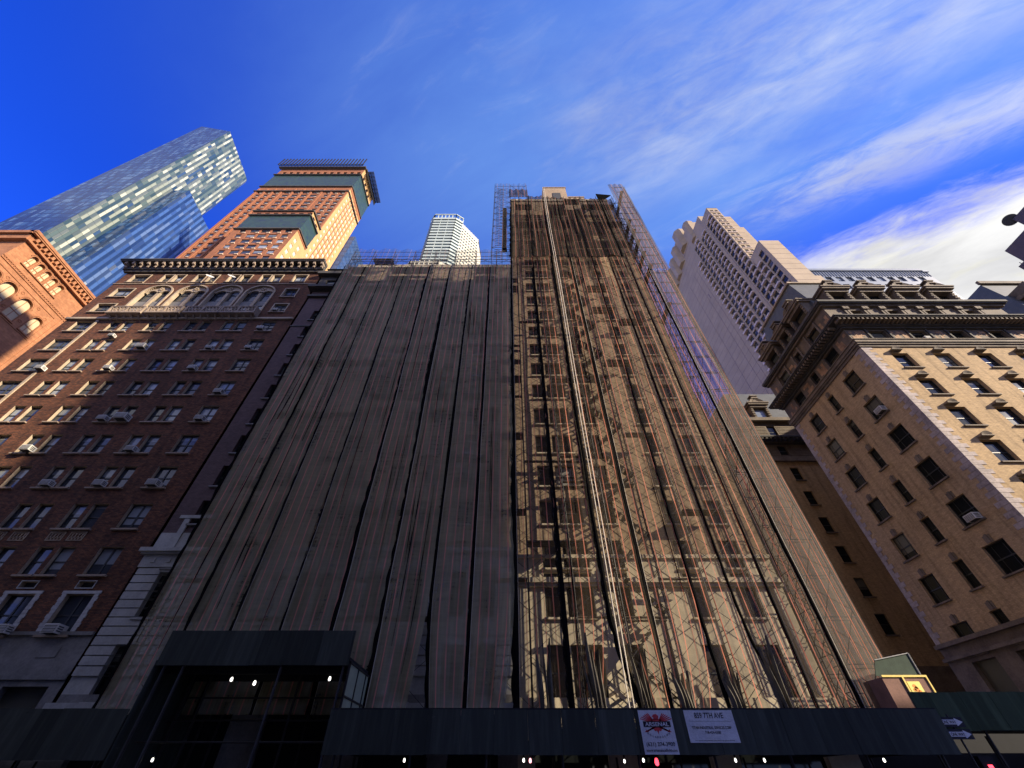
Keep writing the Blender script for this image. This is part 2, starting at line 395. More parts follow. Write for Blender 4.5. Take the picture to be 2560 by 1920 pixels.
class Fr:
    """facade frame: u along the wall, z up, d outwards"""
    def __init__(s, O, U, Nn): s.O = Vector(O); s.U = Vector(U); s.N = Vector(Nn)
    def p(s, u, z, d=0.0): return s.O + s.U * u + Vector((0, 0, z)) + s.N * d
    def box(s, mb, u0, u1, z0, z1, d0, d1, mi=0):
        a = s.p(u0, z0, d0); b = s.p(u1, z1, d1)
        mb.box(a.x, b.x, a.y, b.y, a.z, b.z, mi)
    def wall(s, mb, u0, u1, z0, z1, ops, depth=0.22, mi=0, mr=None):
        """wall plane with real openings and their reveals"""
        if mr is None: mr = mi
        ops = [o for o in ops if o[0] < u1 and o[1] > u0 and o[2] < z1 and o[3] > z0]
        zs = sorted({z0, z1, *[o[2] for o in ops], *[o[3] for o in ops]})
        zs = [z for z in zs if z0 <= z <= z1]
        for za, zb in zip(zs, zs[1:]):
            if zb - za < 1e-5: continue
            zm = (za + zb) / 2
            cut = sorted((o[0], o[1]) for o in ops if o[2] < zm < o[3])
            u = u0
            for a, b in cut + [(u1, u1)]:
                if a > u + 1e-6:
                    s.q(mb, u, a, za, zb, mi)
                u = max(u, b)
        for o in ops:
            a, b, c, e = o[:4]; P = s.p
            mb.quad(P(a, c), P(a, c, -depth), P(a, e, -depth), P(a, e), mi=mr)
            mb.quad(P(b, c, -depth), P(b, c), P(b, e), P(b, e, -depth), mi=mr)
            na, nb = (o[5], o[6]) if len(o) > 5 else (b, b)      # where the next strip of an arch begins and ends
            if na > a + 1e-6: mb.quad(P(a, e, -depth), P(na, e, -depth), P(na, e), P(a, e), mi=mr)
            if nb < b - 1e-6: mb.quad(P(nb, e, -depth), P(b, e, -depth), P(b, e), P(nb, e), mi=mr)
            if len(o) < 8: mb.quad(P(a, c), P(b, c), P(b, c, -depth), P(a, c, -depth), mi=mr)
    def q(s, mb, u0, u1, z0, z1, mi=0, d=0.0):
        mb.quad(s.p(u0, z0, d), s.p(u1, z0, d), s.p(u1, z1, d), s.p(u0, z1, d),
                uv=[(u0, z0), (u1, z0), (u1, z1), (u0, z1)], mi=mi)


def arch_ops(u0, u1, z0, zs, rise, n=9):
    """an arched opening as a stack of strips"""
    c, r = (u0 + u1) / 2, (u1 - u0) / 2; st = [(u0, u1, z0, zs)]
    for k in range(n):
        hw = r * math.sqrt(max(0, 1 - ((k + .5) / n) ** 2)); st.append((c - hw, c + hw, zs + rise * k / n, zs + rise * (k + 1) / n))
    out = []
    for i, q in enumerate(st):
        nx_ = st[i + 1][:2] if i + 1 < len(st) else (c, c)
        out.append(q + ('a',) + tuple(nx_) + (('x',) if i else ()))
    return out


# camera maths, used only to choose which repeats show largest
_c, _s = math.cos(R(PITCH)), math.sin(R(PITCH))
def seen(p):
    z = p[2] - EYE; dd = p[1] * _c + z * _s
    if dd <= 0.1: return None
    return (0.4953 + FPX * p[0] / dd, 0.5 - FPX * (-p[1] * _s + z * _c) / dd * 4 / 3)


_WM = {}
def window_mesh(fr, wd, ht, style, kind):
    key = (tuple(fr.U), tuple(fr.N), round(wd, 2), round(ht, 2), style, kind)
    if key in _WM: return _WM[key]
    F = Fr((0, 0, 0), fr.U, fr.N); h = wd / 2; mb = MB()
    if kind == 'frame':
        t = 0.055 if wd < 2.2 else 0.09
        F.box(mb, -h, -h + t, 0, ht, -0.04, 0.03); F.box(mb, h - t, h, 0, ht, -0.04, 0.03)
        F.box(mb, -h + t, h - t, ht - t, ht, -0.04, 0.028); F.box(mb, -h + t, h - t, 0, t, -0.04, 0.028)
        if 's' in style: F.box(mb, -h + t, h - t, ht * 0.5 - 0.035, ht * 0.5 + 0.035, -0.03, 0.02)
        if 'd' in style: F.box(mb, -0.05, 0.05, t, ht - t, -0.04, 0.031)
        if 'm' in style:
            for k in (-0.5, 0.5): F.box(mb, k * wd / 2 - 0.016, k * wd / 2 + 0.016, t, ht - t, -0.02, 0.016)
    elif kind == 'pane':
        up = -0.012 if 's' in style else 0
        mid = ht * 0.5 if 's' in style else 0
        def pq(u0, u1, z0, z1, d, a0, a1):
            mb.quad(F.p(u0, z0, d), F.p(u1, z0, d), F.p(u1, z1, d), F.p(u0, z1, d), uv=[(0, a0), (1, a0), (1, a1), (0, a1)])
        if mid:
            pq(-h + .02, h - .02, 0.02, mid, -0.022, 0, .5); pq(-h + .02, h - .02, mid, ht - 0.02, -0.006, .5, 1)
        else: pq(-h + .02, h - .02, 0.02, ht - .02, -0.006, 0, 1)
    elif kind == 'sill':
        F.box(mb, -h - 0.10, h + 0.10, -0.10, -0.001, -0.02, 0.16)
    o = mb.build('tmp', M_FRAME); me = o.data; bpy.data.objects.remove(o); me.name = kind
    me.materials.clear()
    _WM[key] = me
    return me


def put_part(name, me, m, parent, loc):
    key = (me.name_full, m.name)
    if key not in _WM:
        if not me.materials: me.materials.append(m); _WM[key] = me
        elif me.materials[0] == m: _WM[key] = me
        else:
            c = me.copy(); c.materials.clear(); c.materials.append(m); _WM[key] = c
    o = bpy.data.objects.new(name, _WM[key]); C.objects.link(o); o.parent = parent
    w0 = wloc(parent); o.location = (loc[0] - w0[0], loc[1] - w0[1], loc[2] - w0[2])
    return o


def add_windows(root, fr, wins, recess, glassm, framem=None, sillm=None, limit=100, name='window', style='s'):
    """wins: (u0,u1,z0,z1[,style]). The largest in view become parts (> pane, sill), the rest one stuff part."""
    framem = framem or M_FRAME
    def size(wn):
        a = seen(fr.p(wn[0], wn[2])); b = seen(fr.p(wn[1], wn[3]))
        if not a or not b: return 0
        inside = -0.05 < (a[0] + b[0]) / 2 < 1.05 and -0.05 < (a[1] + b[1]) / 2 < 1.05
        return abs(a[0] - b[0]) * abs(a[1] - b[1]) * (1 if inside else 0.001)
    wins = sorted(wins, key=size, reverse=True)
    left = getattr(root, '_n', None)
    used = root.get('nwin', 0)
    n = max(0, min(len(wins), limit - used)); root['nwin'] = used + n
    for wn in wins[:n]:
        stl = wn[4] if len(wn) > 4 else style
        wd, ht = wn[1] - wn[0], wn[3] - wn[2]
        c = fr.p((wn[0] + wn[1]) / 2, wn[2], -recess)
        wo = put_part(name, window_mesh(fr, wd, ht, stl, 'frame'), framem, root, c)
        put_part('pane', window_mesh(fr, wd, ht, stl, 'pane'), glassm, wo, c)
        if sillm: put_part('sill', window_mesh(fr, wd, ht, stl, 'sill'), sillm, wo, fr.p((wn[0] + wn[1]) / 2, wn[2]))
    if wins[n:]:
        mb = MB()
        for wn in wins[n:]:
            stl = wn[4] if len(wn) > 4 else style
            for kind, mi in (('frame', 0), ('pane', 1)) + ((('sill', 2),) if sillm else ()):
                me = window_mesh(fr, wn[1] - wn[0], wn[3] - wn[2], stl, kind)
                c = fr.p((wn[0] + wn[1]) / 2, wn[2], -recess if kind != 'sill' else 0)
                i0 = len(mb.v)
                for v in me.vertices: mb.v.append(tuple(v.co + c))
                uvd = me.uv_layers[0].data
                for p in me.polygons:
                    mb.f.append(tuple(i0 + k for k in p.vertices)); mb.m.append(mi)
                    mb.uv += [tuple(uvd[li].uv) for li in p.loop_indices]
        mb.build('windows', [framem, glassm] + ([sillm] if sillm else []), root, kind='stuff')


def each(name, m, root, n, fn):
    for k in range(n):
        mb = MB(); fn(mb, k); mb.build(name, m, root)


def structure(o): o['kind'] = 'structure'; return o
F0 = 23.6          # building line across the avenue
NP = 22.0          # plane of the hung nets
FX, LX, RX = (1, 0, 0), (-1, 0, 0), (0, 1, 0)
def front(y): return Fr((0, y, 0), (1, 0, 0), (0, -1, 0))     # faces the camera, u = x
def west_of(x): return Fr((x, 0, 0), (0, 1, 0), (-1, 0, 0))   # faces -x, u = y
def east_of(x): return Fr((x, 0, 0), (0, 1, 0), (1, 0, 0))    # faces +x, u = y

# ------------------------------------------------------------------ ground
def sheet(name, x0, x1, y0, y1, z, m):
    b = MB(); b.quad((x0, y0, z), (x1, y0, z), (x1, y1, z), (x0, y1, z)); return structure(b.build(name, m))
sheet('ground', -2500, 2500, -2500, 2500, -0.012, M_CONC)
sheet('road', -600, 600, -2.0, 18.0, -0.004, M_ASPH)
b = MB(); b.box(-60.0, 15.6, 18.0, F0 - 0.02, 0.0, 0.15); b.box(33, 90, 18.0, F0 - 0.02, 0.0, 0.15)
structure(b.build('sidewalk', M_CONC))
b = MB(); b.box(-90, 90, -6.4, -2.0, 0.0, 0.15); structure(b.build('near_sidewalk', M_CONC))
b = MB()
for k in range(-40, 40):
    for y in (3.3, 6.6, 9.9, 13.2): b.box(k * 6, k * 6 + 2.4, y - 0.06, y + 0.06, -0.003, 0.001)
structure(b.build('lane_markings', M_LINE))

# ------------------------------------------------------------------ west side of the avenue: unseen blocks behind the camera, massed for the shade they cast
M_WEST = mat('grey_brown_masonry', base=(0.13, 0.115, 0.10), var=0.2, vscale=0.4)
def west_block(label, loc, parts):
    """parts: boxes x0, x1, y0 (rear), y1 (street side), height"""
    root = thing('unseen_block', label, 'building', loc)
    mb = MB(); g = MB(); zlow = 0
    for k, (x0, x1, y0, y1, h) in enumerate(parts):
        mb.box(x0, x1, y0, y1, 0.0 + .001 * k, h)
        z = 6.0
        while z + 2 < h - 1:
            x = x0 + 1.5
            while x + 1.8 < x1 - 1: g.box(x, x + 1.6, y1, y1 + .06, z, z + 1.9); x += 3.1
            z += 3.4
        zlow = h
    mb.build('wall', M_WEST, root); g.build('windows', M_GLASS, root, kind='stuff')
west_block('unseen tall masonry block behind the camera, stepped to shade the terracotta hall', (7, -6.5, 0), [(-4, 9, -24, -6.5, 70), (9.01, 13, -23.9, -6.52, 76), (13.01, 16.6, -23.8, -6.54, 82), (-60, -4.02, -24, -6.55, 33)])
west_block('unseen masonry block behind the camera, terraced to shade the netted building', (54, -6.5, 0),
           [(47.8 + .02 * k, 60.6 - .02 * k, -8.5 - 2.2 * k, -6.5 - 2.2 * k, 71.5 + 2.2 * k) for k in range(5)])
west_block('unseen low masonry block behind the camera, added to shade the sheds', (90, -6.5, 0), [(60.5, 75.3, -30, -6.53, 31.5), (75.31, 170, -30, -6.55, 32)])

# ------------------------------------------------------------------ left: dark red brick apartment house
M_QSUR = mat('pale_quoin_blocks', base=(0.42, 0.41, 0.39), var=0.25, vscale=1.5)
M_BALC = mat('brown_stone', base=(0.30, 0.23, 0.17), var=0.3, vscale=0.9)
def left_house():
    x0, x1, top = -43.4, -21.1, 43.1
    root = thing('brick_apartment_house', 'dark red brick apartment house with four arched bays and bracketed cornice', 'building', (-32, F0, 0))
    fr = front(F0)
    cols = []          # (u0,u1,style)
    wideA = (-42.2, -40.35); pairs = [(-38.7, -37.73, -37.41, -36.44), (-34.98, -34.0, -33.56, -32.64), (-31.2, -30.25, -29.87, -28.9), (-27.63, -26.69, -26.38, -25.4)]
    wideB = (-23.96, -22.57)
    ops = []; wins = []
    tops = [33.86, 31.06, 28.32, 25.51, 22.72, 19.88, 17.14, 14.33]
    def add(u0, u1, z0, z1, st='s'): ops.append((u0, u1, z0, z1)); wins.append((u0, u1, z0, z1, st))
    for t in tops:
        zb = t - 1.68
        add(*wideA, zb, t, 'sd'); add(*wideB, zb, t, 'sd')
        for a, b_, c, d_ in pairs: add(a, b_, zb, t); add(c, d_, zb, t)
    for zt, zb in ((11.56, 9.95),):
        add(*wideB, zb, zt, 'd'); add(*wideA, zb, zt, 'd')
        for a, b_, c, d_ in pairs: add(a, b_, zb, zt); add(c, d_, zb, zt)
    # attic storey
    for a, b_, c, d_ in pairs: add(a - 0.05, b_, 40.95, 42.55); add(c, d_ + 0.05, 40.95, 42.55)
    add(*wideA, 40.95, 42.55, 'sd'); add(*wideB, 40.95, 42.55, 'sd')
    # end windows beside the arches, two storeys
    for u0, u1 in (wideA, wideB):
        add(u0, u1, 38.05, 39.7, 'sd'); add(u0, u1, 35.3, 36.8, 'sd')
    # big base windows
    for u0 in (-24.2, -27.4, -31.0, -34.6, -38.2, -41.8):
        add(u0 + 0.25, u0 + 1.75, 7.0, 8.95, 'sd'); ops.append((u0 + 0.45, u0 + 1.35, 9.28, 9.62)); 
    # arches: recessed bays built as openings with a stepped semicircle head
    arch = []
    for a, b_, c, d_ in pairs:
        u0, u1 = a - 0.35, d_ + 0.35; cx = (u0 + u1) / 2; r = (u1 - u0) / 2
        zs = 38.9
        arch.append((cx, r, zs))
        ops += arch_ops(u0, u1, 35.55, zs, r * .9, 10)
    mb = MB(); fr.wall(mb, x0, x1, 7.15, top, ops, 0.30, 0, 1)  # reveals take pale stone in place of sunlight on the jambs
    # left flank, right flank and rear, roof
    mb.quad((x0, F0, 0), (x0, F0 + 22, 0), (x0, F0 + 22, top), (x0, F0, top))
    mb.quad((x1, F0, 41.5), (x1, F0 + 22, 41.5), (x1, F0 + 22, top), (x1, F0, top))
    mb.quad((x0, F0, top), (x1, F0, top), (x1, F0 + 22, top), (x0, F0 + 22, top))
    mb.quad((x0, F0 + 22, 0), (x1, F0 + 22, 0), (x1, F0 + 22, top), (x0, F0 + 22, top)); mb.build('wall', [M_LBRICK, M_LSTONE], root)
    mb = MB(); fr.wall(mb, x0, x1, 0.0, 7.15, [(-23.9, -21.7, 0.4, 4.9), (-28, -25.6, 0.4, 4.9), (-33, -30, 0.4, 4.9), (-38, -35, 0.4, 4.9)], 0.4)
    fr.box(mb, x0, x1, 7.0, 7.16, 0.002, 0.12); fr.box(mb, x0, x1, 5.15, 5.4, 0.002, 0.10)
    for k, u0 in enumerate((-23.3, -26.4)): fr.box(mb, u0, u0 + 0.95, 6.05, 6.55, 0.002, 0.03)
    mb.build('stone_base', M_LDARK, root)
    mb = MB()
    for a, b_ in ((-23.9, -21.7), (-28, -25.6), (-33, -30), (-38, -35)): fr.box(mb, a, b_, 0.4, 4.9, -0.38, -0.34)
    mb.build('ground_floor_glazing', M_GLASSD, root)
    # dark backs of arches + the inner stone-framed double windows
    rec = 0.55
    for cx, r, zs in arch:
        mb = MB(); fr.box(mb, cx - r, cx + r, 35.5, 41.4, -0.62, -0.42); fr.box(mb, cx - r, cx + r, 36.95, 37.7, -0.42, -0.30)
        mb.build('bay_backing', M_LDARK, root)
        mb = MB(); fr.box(mb, cx - 0.16, cx + 0.16, 35.55, 39.6, -0.415, -0.12); mb.build('bay_mullion', M_LSTONE, root)
    for cx, r, zs in arch:
        wins2 = []
        for sgn in (-1, 1):
            u = sorted((cx + sgn * 0.18, cx + sgn * (r - 0.02)))
            wins2.append((u[0] + .12, u[1] - .12, 35.56, 36.92)); wins2.append((u[0] + .12, u[1] - .12, 37.75, 40.0))
        add_windows(root, fr, wins2, 0.36, M_GLASS, limit=112)
        # arch surround: stone ring and carved tympanum
        ring = MB(); n = 18
        for k in range(n):
            a0, a1 = math.pi * k / n, math.pi * (k + 1) / n
            q = []
            for rr, dd in ((r * 1.0, 0.09), (r * 1.12, 0.09)):
                for aa in (a0, a1): q.append(fr.p(cx - rr * math.cos(aa), zs + rr * 0.9 * math.sin(aa), dd))
            i_ = [fr.p(cx - r * math.cos(aa), zs + r * 0.9 * math.sin(aa), -0.3) for aa in (a0, a1)]
            o_ = [fr.p(cx - r * 1.12 * math.cos(aa), zs + r * 1.008 * math.sin(aa), 0.0) for aa in (a0, a1)]
            ring.quad(q[0], q[1], q[3], q[2]); ring.quad(i_[0], i_[1], q[1], q[0]); ring.quad(q[2], q[3], o_[1], o_[0])
        for sgn in (-1, 1):
            fr.box(ring, cx + sgn * r, cx + sgn * r * 1.12, 35.5, zs, 0.0, 0.09)
        # carved twin-arch tympanum
        for sgn in (-1, 1):
            c2 = cx + sgn * r * 0.48; r2 = r * 0.47
            for k in range(10):
                a0, a1 = math.pi * k / 10, math.pi * (k + 1) / 10
                f_ = lambda rr, aa, dd: fr.p(c2 - rr * math.cos(aa), zs + 0.15 + rr * 0.8 * math.sin(aa), dd)
                ring.quad(f_(r2 * .8, a0, -.12), f_(r2 * .8, a1, -.12), f_(r2 * 1.05, a1, -.12), f_(r2 * 1.05, a0, -.12))
                ring.quad(f_(r2 * .8, a0, -.3), f_(r2 * .8, a1, -.3), f_(r2 * .8, a1, -.12), f_(r2 * .8, a0, -.12))
        m_ = 30                                              # tympanum plate above the twin arches
        for k in range(m_):
            ua, ub = cx - r + 2 * r * k / m_, cx - r + 2 * r * (k + 1) / m_; um = (ua + ub) / 2
            zo = zs + r * .9 * math.sqrt(max(0, 1 - ((um - cx) / r) ** 2)); zi = zs + .15
            for sgn in (-1, 1):
                c2, r2 = cx + sgn * r * .48, r * .49
                if abs(um - c2) < r2: zi = zs + .15 + r2 * .84 * math.sqrt(1 - ((um - c2) / r2) ** 2)
            if zo > zi: ring.quad(fr.p(ua, zi, -.16), fr.p(ub, zi, -.16), fr.p(ub, zo, -.16), fr.p(ua, zo, -.16))
        for k in range(9):
            a0 = 2 * math.pi * k / 9
            fr.box(ring, cx + 0.16 * math.cos(a0) - 0.07, cx + 0.16 * math.cos(a0) + 0.07, zs + r * 0.62 + 0.16 * math.sin(a0) - 0.07, zs + r * 0.62 + 0.16 * math.sin(a0) + 0.07, -0.2, -0.02 - 0.02 * (k % 3))
        ring.build('arch_surround', M_LSTONE, root)
    # balconies
    for cx, r, zs in arch:
        bb = MB(); u0, u1 = cx - 1.72, cx + 1.72
        fr.box(bb, u0, u1, 34.25, 34.42, 0.002, 0.78)
        for k in range(5):
            uu = u0 + 0.2 + k * (u1 - u0 - 0.62) / 4
            bb.hexa([fr.p(uu, 33.95, .002), fr.p(uu, 33.95, .10), fr.p(uu + .16, 33.95, .10), fr.p(uu + .16, 33.95, .002)],
                    [fr.p(uu, 34.25, .002), fr.p(uu, 34.25, .55), fr.p(uu + .16, 34.25, .55), fr.p(uu + .16, 34.25, .002)])
        fr.box(bb, u0, u1, 35.22, 35.34, 0.62, 0.78)
        for e in (u0, u1 - 0.14): fr.box(bb, e, e + 0.14, 34.42, 35.22, 0.05, 0.77); fr.box(bb, e, e + .14, 35.22, 35.34, .05, .62)
        n = 9
        for k in range(n):                                  # pierced lattice panel
            ua = u0 + 0.2 + (u1 - u0 - 0.4) * k / n; ub = u0 + 0.2 + (u1 - u0 - 0.4) * (k + 1) / n
            bb.tube(fr.p(ua, 34.44, .70), fr.p(ub, 35.22, .70), 0.045, 4); bb.tube(fr.p(ub, 34.44, .70), fr.p(ua, 35.22, .70), 0.045, 4)
        fr.box(bb, (u0 + u1) / 2 - .1, (u0 + u1) / 2 + .1, 34.42, 35.22, .62, .77)
        bb.build('balcony', M_BALC, root)
    # string courses, pilaster strip, surrounds
    mb = MB()
    fr.box(mb, x0, x1, 34.0, 34.24, 0.002, 0.22)
    fr.box(mb, x0, x1, 40.62, 40.72, 0.002, 0.08)
    fr.box(mb, -40.28, -40.06, 7.2, 33.9, 0.002, 0.09)
    for w_ in wins:
        if w_[2] > 35: 
            fr.box(mb, w_[0] - .1, w_[0], w_[2], w_[3], 0.002, .05); fr.box(mb, w_[1], w_[1] + .1, w_[2], w_[3], 0.002, .05); fr.box(mb, w_[0] - .1, w_[1] + .1, w_[3], w_[3] + .1, 0.002, .055)
    for z in (11.92,):
        for a, b_, c, d_ in pairs:
            for u0 in (a, c):
                for zz in (z, z + .5): fr.box(mb, u0, u0 + .95, zz, zz + .05, 0.002, .035)
                for uu in (u0, u0 + .9): fr.box(mb, uu, uu + .05, z, z + .55, 0.002, .034)
                for k in range(4): mb.tube(fr.p(u0 + .1 + .2 * k, z + .08, .02), fr.p(u0 + .25 + .2 * k, z + .46, .02), .022, 4); mb.tube(fr.p(u0 + .28 + .2 * k, z + .08, .02), fr.p(u0 + .14 + .2 * k, z + .46, .02), .018, 4)
    mb.build('stone_trim', M_LSTONE, root)
    U6 = (-24.2, -27.4, -31.0, -34.6, -38.2, -41.8)
    def surround(mb, i):                                     # quoined frames of the large low windows
        u0 = U6[i]
        for k in range(9):
            z = 7.18 + k * 0.205; ex = 0.05 if k % 2 else 0
            fr.box(mb, u0 - ex, u0 + .24, z, z + .19, 0.002, .045); fr.box(mb, u0 + 1.76, u0 + 2.0 + ex, z, z + .19, 0.002, .045)
        fr.box(mb, u0 - .05, u0 + 2.05, 8.97, 9.12, 0.002, .06)
        for zz in (9.24, 9.62): fr.box(mb, u0 + .4, u0 + 1.4, zz, zz + .04, 0.002, .04)
        for uu in (u0 + .4, u0 + 1.36): fr.box(mb, uu, uu + .04, 9.28, 9.62, 0.002, .039)
    each('quoined_surround', M_QSUR, root, 6, surround)
    each('vent_grille', M_GRILL, root, 6, lambda mb, i: fr.box(mb, U6[i] + .45, U6[i] + 1.35, 9.28, 9.62, -.28, -.26))
    # cornice
    mb = MB()
    fr.box(mb, x0 - .3, x1 + .1, 42.95, 43.25, 0.002, 0.25); fr.box(mb, x0 - .5, x1 + .1, 43.25, 43.7, 0.002, .40)
    fr.box(mb, x0 - .9, x1 + .12, 44.15, 44.3, 0.002, .95); fr.box(mb, x0 - 1.0, x1 + .12, 44.3, 44.5, 0.002, 1.05)
    fr.box(mb, x0 - .5, x1 + .1, 43.7, 44.15, 0.002, .30)
    mb.build('cornice', M_CORN, root)
    n = 27
    def bracket(mb, k):
        u = x0 - .2 + (x1 - x0 + .1) * k / (n - 1)
        fr.box(mb, u - .13, u + .13, 43.72, 44.14, .302, .86); fr.box(mb, u - .10, u + .10, 43.36, 43.66, .402, .62)
    each('bracket', M_BALC, root, n, bracket)
    add_windows(root, fr, wins, 0.24, M_GLASS, sillm=M_BALC, limit=112)
    return root
left_house()

# air conditioners and dishes on the left house
def ac_mesh(kind):
    mb = MB(); a = mb.box
    a(-.36, .36, -.50, 0.16, 0, .42, 0)
    a(-.33, .33, -.515, -.50, .04, .38, 1)
    for k in range(5): a(-.33, .33, -.53, -.515, .06 + k * .07, .085 + k * .07, 0)
    for sx in (-.372, .36):
        for k in range(3): a(sx, sx + .012, -.42, -.1, .08 + .1 * k, .13 + .1 * k, 1)
    if kind: a(-.30, .30, -.44, -.08, -.012, 0, 1)
    return mb
_acm = None
def ac(x, z, label, sc=1.0, group='window air conditioners on the red brick house', y=F0, rot=0):
    global _acm
    if _acm is None:
        o = ac_mesh(1).build('window_air_conditioner', [M_WHITEAC, M_GRILL]); _acm = o
    else:
        o = _acm.copy(); C.objects.link(o)
    sc *= .78; o.location = (x, y, z); o.scale = (sc, sc, sc); o.rotation_euler = (0, 0, rot)
    tag(o, label, 'air conditioner', group)
for x, z, lab, sc in (
    (-33.0, 29.42, 'large off-white air conditioner just inside the shadow edge, second floor row below the balconies', 1.35),
    (-26.9, 29.40, 'air conditioner in fourth paired bay, two rows below the balconies', 1.0),
    (-23.35, 29.40, 'air conditioner under a pale green blind in the wide right-hand window', 1.0),
    (-23.5, 32.22, 'air conditioner in the wide right window of the row right below the balconies', 1.1),
    (-23.25, 23.86, 'air conditioner in the wide right window, fourth row below the balconies', 1.1),
    (-23.25, 21.06, 'air conditioner in the wide right window, fifth row below the balconies', 1.1),
    (-26.9, 26.66, 'air conditioner in fourth paired bay, three rows below the balconies', 1.1),
    (-23.35, 35.32, 'small air conditioner in the wide right window beside the last balcony', .9),
    (-29.1, 21.06, 'bulkier white unit of two side by side in the third bay', 1.5),
    (-30.6, 21.06, 'slimmer white unit of two side by side in the third bay', 1.1),
    (-30.3, 15.48, 'leftmost of three air conditioners in one row near the carved panels', 1.1),
    (-26.85, 15.48, 'middle of three air conditioners in one row near the carved panels', 1.1),
    (-23.3, 15.48, 'rightmost of three air conditioners in one row, in the wide window', 1.2),
    (-33.9, 18.24, 'yellowed air conditioner low at the sunlit edge of the facade', 1.2),
    (-26.6, 18.24, 'air conditioner in fourth bay one row above the row of three', 1.1),
    (-23.15, 7.02, 'white air conditioner with louvred side in the quoin-framed window', 1.25),
    (-25.7, 7.02, 'dark air conditioner in the quoin-framed window at the left picture edge', 1.2),
    (-36.95, 31.2, 'sunlit beige air conditioner under the first balcony, casting a long shadow', .9),
    (-39.9, 26.66, 'cream air conditioner sticking out of the sunlit wide window at far left', 1.1),
    (-34.1, 26.66, 'white air conditioner at shadow edge, with a second white ledge above it', 1.1)):
    ac(x, z, lab, sc)
def dish(x, z, label):
    mb = MB(); n = 14; c = Vector((0, -.62, .35)); ax = Vector((.45, -.75, .5)).normalized(); u = ax.orthogonal().normalized(); v = ax.cross(u)
    rings = [(0, 0), (.22, .03), (.40, .10)]
    P_ = [[c + ax * h + (u * math.cos(2 * math.pi * k / n) + v * math.sin(2 * math.pi * k / n)) * r for k in range(n)] for r, h in rings]
    for i in range(2):
        for k in range(n): mb.quad(P_[i][k], P_[i][(k + 1) % n], P_[i + 1][(k + 1) % n], P_[i + 1][k])
    mb.tube(c, (0, 0, .1), .03); mb.tube(c, c + ax * .45, .015); mb.box(-.08, .08, -.1, 0.1, 0, .2)
    o = mb.build('satellite_dish', M_WHITEAC); o.location = (x, F0, z); tag(o, label, 'satellite dish', 'satellite dishes under the cornice')
dish(-32.7, 40.8, 'left of two white satellite dishes on attic window sills')
dish(-30.3, 40.8, 'right of two white satellite dishes on attic window sills')

